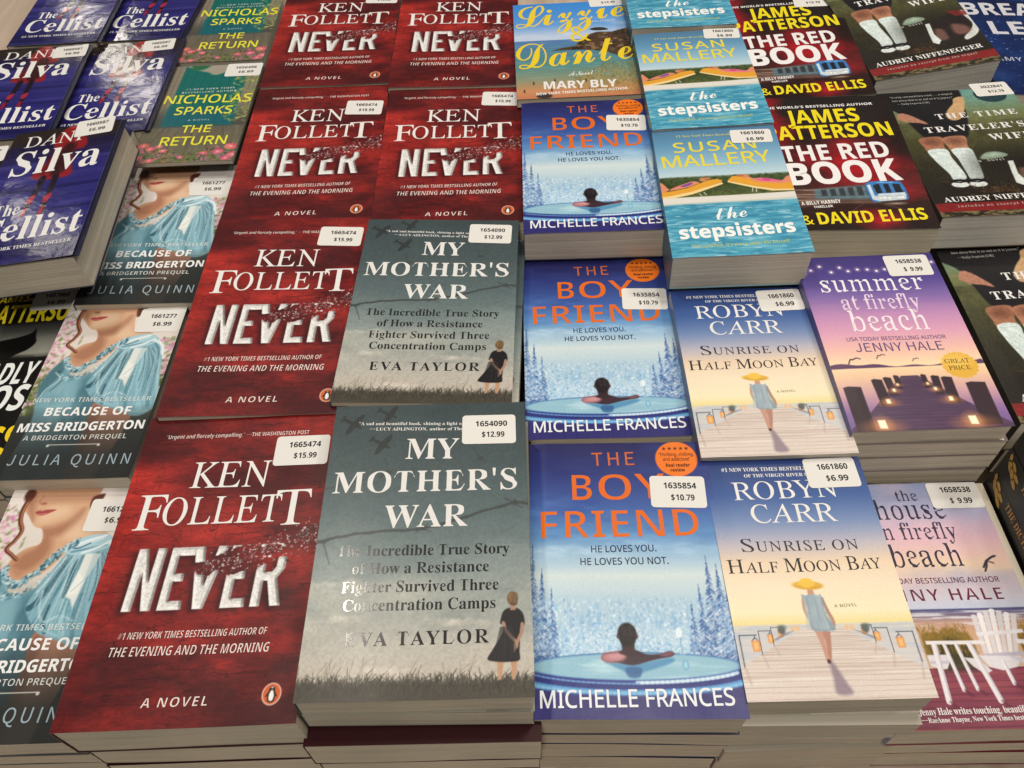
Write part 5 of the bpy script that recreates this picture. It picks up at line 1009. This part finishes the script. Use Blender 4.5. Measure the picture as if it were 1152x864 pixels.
# key: kind, pose (x, y, depth below the lens, yaw, tilt x, tilt y), sticker (u, v, angle) or None, label, stack name, copies underneath, (dx, dy) of those
B = [
 ('never', (-196.2, 258.6, 469.2, -0.25, -0.2, -0.78), (116, 187, 0), 'red paperback with cracked white block title, largest one at the front left', 'front red stack', 3, (1, 3)),
 ('never', (-188.7, 476.4, 465.8, -0.63, 0.20, 1.0), (112, 196, -3), 'red cracked-title paperback left of the farther grey-green war memoir', 'red stack beside the farther grey-green book', 1, (0, 4)),
 ('never', (-188.5, 695.2, 467.0, -0.07, 1.0, 0.12), (116, 180, -3), 'red cracked-title paperback third from the front in the left red column', 'third red stack of the left red column', 1, (0, 4)),
 ('never', (-187.1, 917.0, 461.4, -0.57, 1.0, 0.05), (117, 188, -3), 'red cracked-title paperback farthest back in the left red column', 'farthest stack of the left red column', 1, (0, 6)),
 ('never', (-49.4, 682.0, 464.5, -0.83, 0.62, 0.20), (117, 197, -4), 'red cracked-title paperback directly behind the farther grey-green war memoir', 'red stack behind the farther grey-green book', 1, (0, 4)),
 ('never', (-46.6, 900.0, 458.0, -1.50, 1.1, 0.32), (122, 206, -4), 'red cracked-title paperback farthest back, left of the yellow-script seaside book', 'red stack left of the seaside book', 1, (0, 6)),
 ('war', (-58.8, 254.1, 450.2, -0.64, 0.36, 0.67), (111, 188, 0), 'grey-green war memoir with a woman in black, nearest the front edge', 'front grey-green stack', 1, (2, 0)),
 ('war', (-60.5, 468.0, 460.0, -3.4, 0.4, 0.9), (112, 193, -1), 'grey-green war memoir lying behind its twin, a red paperback behind it', 'farther grey-green stack', 0, (0, 0)),
 ('pool', (70.3, 246.1, 488.4, -2.29, 1.62, -0.58), (103, 151.5, -1.5), 'blue paperback of a man in a hot tub, nearest the front edge', 'front hot tub stack', 3, (-1, 3)),
 ('pool', (74.6, 449.0, 492.4, -1.4, 0.8, -0.2), (103, 143, -2), 'blue hot tub paperback in the middle of its row of three', 'middle hot tub stack', 1, (0, 6)),
 ('pool', (81.0, 639.0, 453.2, -1.6, 1.9, -0.6), (101, 154, -3), 'blue hot tub paperback farthest back, thick page edge over its twin', 'farthest hot tub stack', 2, (-1, 13)),
 ('coast', (81.9, 843.5, 450.0, -0.52, 0.33, -0.76), (107, 199, 2.5), 'seaside paperback with big yellow script title and rocky coast', 'seaside stack', 1, (-2, 4)),
 ('lounger', (191.9, 576.5, 439.7, -2.27, 1.04, -2.13), (89, 157.5, -1), 'turquoise pool paperback with sun loungers, nearest the front of its column', 'nearest pool lounger stack', 2, (4, 14)),
 ('lounger', (197.3, 748.7, 435.1, -1.08, 0.54, -1.66), (92, 166, -4), 'turquoise pool lounger paperback in the middle of its column', 'middle pool lounger stack', 1, (4, 8)),
 ('lounger', (199.5, 925.9, 429.6, -1.14, 0.21, -0.68), None, 'turquoise pool lounger paperback farthest back, cut by the top of the picture', 'farthest pool lounger stack', 1, (4, 8)),
 ('train', (316.9, 652.4, 469.4, -5.61, -0.08, -2.67), None, 'black and red thriller with yellow names and blue train, no price sticker', 'nearer train stack', 1, (4, 6)),
 ('train', (325.7, 864.1, 468.0, -3.98, 1.21, -2.93), (106, 199, -1.5), 'black and red train thriller with price sticker, behind its twin', 'farther train stack', 1, (4, 6)),
 ('pier', (186.3, 238.8, 485.6, -1.10, 0.63, -0.40), (88, 155, 1), 'paperback of a woman in a yellow hat on a pier, nearest the front', 'front pier stack', 4, (-2, -5)),
 ('pier', (188.2, 405.5, 478.9, -1.22, 0.19, -0.55), (88, 153, 2), 'yellow hat and pier paperback lying behind its twin, below the pool loungers', 'farther pier stack', 1, (0, 4)),
 ('jetty', (296.8, 422.1, 468.8, -0.82, 1.36, -1.00), (90, 164, 0), 'purple sunset paperback with dark jetty and round gold badge', 'purple jetty stack', 3, (3, 0)),
 ('beach', (286.5, 235.8, 527.1, -0.89, -0.44, 0.00), (94, 166.5, 0), 'pastel beach paperback with white deck chairs, at the lower right', 'beach stack', 2, (5, 1)),
 ('socks', (456.4, 661.2, 469.8, -2.06, -1.29, -1.81), (117, 206, 3), 'dark paperback of girl\'s white socks, with price sticker', 'middle white socks stack', 1, (2, 12)),
 ('socks', (458.1, 902.3, 458.7, 5.19, 5.6, -4.88), None, 'dark white-socks paperback farthest back, its front corner lifted', 'farthest white socks stack', 1, (2, 12)),
 ('socks', (459.2, 466.0, 508.0, -1.33, 0.77, -1.17), None, 'dark white-socks paperback at the right edge beside the purple jetty book', 'nearest white socks stack', 1, (3, 2)),
 ('stars', (615.4, 884.1, 485.9, -7.26, 0, 0), None, 'starry dark blue paperback with pale capitals in the top right corner', 'starry stack', 1, (0, 0)),
 ('figure', (-411.8, 609.0, 440.1, 2.25, 2.28, -5.02), (80, 181, 3), 'dark blue thriller with curling cover, nearest and highest of its kind', 'front dark blue stack', 1, (-16, 46)),
 ('figure', (-423.0, 842.6, 474.0, 0.95, 0.41, -1.82), (80, 175, 3), 'dark blue thriller with a bright lamp glint across the author name', 'glinting dark blue stack', 1, (0, 0)),
 ('figure', (-523.0, 828.3, 468.0, 3.91, 0.18, 0.32), (88, 171, 2), 'dark blue thriller at the left edge, price sticker above its white name', 'left edge dark blue stack', 1, (-4, 0)),
 ('figure', (-524.3, 1023.6, 467.5, 0.80, 0.86, -0.44), None, 'dark blue thriller in the top left corner beside bare tabletop', 'top left dark blue stack', 1, (-2, 0)),
 ('figure', (-423.4, 1038.8, 472.7, -3.40, 1.85, -1.67), None, 'dark blue thriller at the top edge, next to a teal door book', 'top edge dark blue stack', 1, (-2, 0)),
 ('figure', (-527.0, 607.0, 462.0, 3.0, 1.0, -1.0), (80, 181, 3), 'dark blue thriller at the left edge, only its sticker corner showing', 'half hidden dark blue stack', 0, (0, 0)),
 ('lady', (-329.0, 619.8, 498.4, -1.33, 1.76, 0.34), (87, 161, 0), 'pale blue gown paperback farthest back, below the pink flowers', 'farthest blue gown stack', 1, (-2, 3)),
 ('lady', (-340.7, 442.5, 508.8, -1.50, 0.53, -0.48), (87, 163, -1), 'pale blue gown paperback in the middle of its column', 'middle blue gown stack', 2, (-2, 0)),
 ('lady', (-331.7, 255.9, 523.5, -0.57, -0.66, -0.06), (84, 163, -1), 'pale blue gown paperback in the bottom left corner, half covered by red', 'front blue gown stack', 2, (-2, 2)),
 ('porch', (-320.8, 788.5, 476.0, -0.19, -0.11, -0.25), (84, 173, 0), 'teal door paperback with yellow lettering and price sticker above pink flowers', 'nearer teal door stack', 1, (0, 15)),
 ('porch', (-321.3, 981.0, 475.0, -0.5, 0.3, -0.3), None, 'teal door paperback with yellow lettering at the top edge', 'farther teal door stack', 1, (0, 2)),
 ('cat', (-419.6, 471.5, 520.0, 3.27, 0, 0), (59, 176, -1.5), 'black thriller with yellow name and black cat at the left edge', 'cat stack', 1, (0, 0)),
]
SCALE = {'war': .9635}
ZS = {'nearer teal door stack': .18, 'seaside stack': .35, 'farthest blue gown stack': .45}
ORD = ['second', 'third', 'fourth', 'fifth', 'sixth', 'seventh']
rnd = random.Random(77)
def dress(o, label, kind):
    o['label'] = label; o['category'] = 'book'; o['group'] = GR[kind]
for kind, p, st, label, stack, nund, off in B:
    b = book(kind); pose(b, kind, p); dress(b, label, kind)
    if st:
        full = DES[kind]['sticker']; add_sticker(kind, b, (*st, *full[3:]))
    t = DES[kind]['t']
    zs = ZS.get(stack, 1); ss = SCALE.get(kind, 1)
    if ss != 1: b.scale = (ss,) * 3; pose(b, kind, p, t * ss)
    if abs(p[0]) > 390 or p[1] > 850: nund = max(nund, min(4, int((TABLE - p[2]) / t) - 1))
    for k in range(nund):
        q = under(kind); H = p[2] + t * ss * (k + 1)
        if ss != 1: q.scale = (ss,) * 3
        pose(q, kind, (p[0] + off[0] + rnd.uniform(-1.6, 1.6), p[1] + off[1] + rnd.uniform(-1.5, 2.2), H, p[3] + rnd.uniform(-.9, .9), p[4] * .6 if abs(p[4]) < 4 else 0, p[5] * .6 if abs(p[4]) < 4 else 0), t * ss)
        dress(q, '%s book down in the %s' % (ORD[k], stack), kind)
    if zs != 1: b.scale.z = zs; pose(b, kind, p, t * zs)

# special copies that peek out of their stacks
q = book('war'); q.scale = (SCALE['war'],) * 3; pose(q, 'war', (-56.0, 465.5, 481.9, -3.9, .4, .7), DES['war']['t'] * SCALE['war']); dress(q, 'grey-green war memoir just under its twin, a dark sliver showing on the right', 'war')
q = under('never'); pose(q, 'never', (-58.5, 253.6, 497.0, -.8, .1, .3)); dress(q, 'dark red paperback pushed forward beneath the front grey-green books', 'never')
q = under('never'); pose(q, 'never', (-60.0, 257.5, 534.0, -.3, .1, .3)); dress(q, 'lowest red paperback beneath the front grey-green books, page edge only', 'never')

# black books whose gold lettered spines face left
D = DES['leaf']; h, t = D['h'], D['t']
gold = ink((206, 160, 84), .35, .1)
for i, (H, label) in enumerate(((508.5, 'lowest black book with gold lettered spine, beside the pastel beach book'), (483.0, 'middle black book with gold lettered spine at the right edge'), (457.5, 'topmost black book with gold leaves at the right edge of the picture'))):
    if i == 0:
        build('leaf'); USED.add('leaf'); lb = PROTO['leaf']
        spn = [c for c in kids(lb) if c.name.startswith('spine')][0]
        V, F = [], []
        def put(p, f):
            o = len(V); V.extend((-D['w'] / 2 * S - .00042 - .0, (h / 2 - a) * S, b * S) for a, b in p); F.extend(tuple(x + o for x in r) for r in f)
        put(*place('THE DICTIONARY OF LOST WORDS', 'serifb', 28, 15.5, 142, 15.5, 6.0, .3)); put(*place('PIP WILLIAMS', 'serifb', 92, 5.0, 146, 5.0, 5.4, .3))
        for cx, cy, L, an in ((6, 21, 8, -70), (9, 16, 10, -52), (13, 19.5, 9, -20), (14.5, 13.5, 11, -34), (20, 15.5, 9, -8), (20.5, 10, 10, -22)):
            pts = [(-L / 2, 0), (-L / 5, L * .24), (L / 4, L * .18), (L / 2, 0), (L / 4, -L * .16), (-L / 5, -L * .2)]
            ca, sa = math.cos(rad(an)), math.sin(rad(an))
            put(np.array([(cx + a * ca - b * sa, cy + a * sa + b * ca) for a, b in pts]), [tuple(range(6))])
        mesh_obj('spine_lettering', V, F, gold, spn)
    else:
        lb = book('leaf')
    pose(lb, 'leaf', (350.5 + D['w'] / 2 + rnd.uniform(-.6, .6), 223 + rnd.uniform(-1, 1), H, -1.0, 0, 0)); dress(lb, label, 'leaf')
for k in range(2):
    q = under('leaf'); pose(q, 'leaf', (351 + D['w'] / 2, 223, 534.0 + t * k, -1.0, 0, 0)); dress(q, '%s black book down beneath the gold lettered spines' % ORD[k], 'leaf')

# ------------------------------------------------------------------ the table
def struct(o, kind=True):
    o['kind'] = 'structure'
    return o
wood = mat('laminate_tabletop', (196, 172, 150), .55); nt = wood.node_tree; N = nt.nodes
n = N.new('ShaderNodeTexNoise'); n.inputs['Scale'].default_value = 5; n.inputs['Detail'].default_value = 8; mp = N.new('ShaderNodeMapping'); mp.inputs['Scale'].default_value = (12, 1, 1); tc = N.new('ShaderNodeTexCoord')
nt.links.new(tc.outputs['Object'], mp.inputs['Vector']); nt.links.new(mp.outputs['Vector'], n.inputs['Vector'])
cr = N.new('ShaderNodeValToRGB'); cr.color_ramp.elements[0].position = .3; cr.color_ramp.elements[0].color = (*alb((176, 150, 128)), 1); cr.color_ramp.elements[1].position = .7; cr.color_ramp.elements[1].color = (*alb((204, 182, 160)), 1)
nt.links.new(n.outputs['Fac'], cr.inputs['Fac']); nt.links.new(cr.outputs['Color'], N['Principled BSDF'].inputs['Base Color'])
v, f = box_vf(-1500, 1300, 20, 1900, -40, 0); tb = mesh_obj('tabletop', v, f, wood); struct(tb)
card = mat('grey_cardboard', (186, 172, 150), .8)
bm = bmesh.new()
for x0, x1, z1 in ((-606, -590, 118), (-620, -609, 104)):
    r = bmesh.ops.create_cube(bm, size=1)
    for vv in r['verts']: vv.co = Vector(((x0 + x1) / 2 + vv.co.x * (x1 - x0), 1000 + vv.co.y * 620, z1 / 2 + vv.co.z * z1)) * S
bmesh.ops.bevel(bm, geom=bm.edges[:], offset=.0015, segments=2, affect='EDGES')
me = bpy.data.meshes.new('cardboard_tray_edge'); bm.to_mesh(me); bm.free(); me.materials.append(card)
ct = bpy.data.objects.new('cardboard_tray', me); COL.objects.link(ct); ct['label'] = 'beige cardboard tray edge running along the outermost dark blue books'; ct['category'] = 'tray'

# ------------------------------------------------------------------ camera
cam = bpy.data.cameras.new('camera'); co = bpy.data.objects.new('camera', cam); COL.objects.link(co); sc.camera = co
P_, R_ = rad(50.4), rad(-2.2)
fw = Vector((0, math.cos(P_), -math.sin(P_))); up = Vector((0, math.sin(P_), math.cos(P_))); rt = Vector((1, 0, 0))
rt2 = math.cos(R_) * rt + math.sin(R_) * up; up2 = -math.sin(R_) * rt + math.cos(R_) * up
m = Matrix((rt2, up2, -fw)).transposed().to_4x4(); m.translation = Vector((0, 0, TABLE * S)); co.matrix_world = m
cam.sensor_width = 36; cam.lens = 918 / 1152 * 36; cam.clip_start = .01; cam.clip_end = 50

# ------------------------------------------------------------------ light: the shop's ceiling lamps
w = bpy.data.worlds.new('World'); sc.world = w; w.use_nodes = True
bg = w.node_tree.nodes['Background']; bg.inputs[0].default_value = (1.0, .90, .78, 1); bg.inputs[1].default_value = .085
def lamp(name, loc, tgt, size, power, c=(1.0, .92, .80)):
    l = bpy.data.lights.new(name, 'AREA'); l.shape = 'DISK'; l.size = size; l.energy = power; l.color = c
    o = bpy.data.objects.new(name, l); COL.objects.link(o); o.location = loc
    o.rotation_euler = (Vector(tgt) - Vector(loc)).to_track_quat('-Z', 'Y').to_euler(); return o
ctr = (0, .5, .1)
lamp('ceiling_lamp', (-.84, 1.62, 3.2), ctr, .24, 25)
lamp('ceiling_lamp', (.55, .75, 3.4), ctr, .45, 35)
lamp('ceiling_lamp', (1.35, 2.2, 3.3), ctr, .4, 19)
lamp('ceiling_lamp', (1.9, .1, 3.0), ctr, .4, 28)
lamp('ceiling_lamp', (-3.55, 6.8, 3.2), (-.42, .84, .14), .2, 4.0)
lamp('ceiling_lamp', (-3.95, 4.45, 3.2), (-.42, .6, .17), .16, 1.6)
lamp('ceiling_lamp', (-.3, -1.3, 3.0), ctr, .5, 42)
sc.view_settings.view_transform = 'Standard'; sc.view_settings.look = 'None'; sc.view_settings.exposure = 0; sc.view_settings.gamma = 1
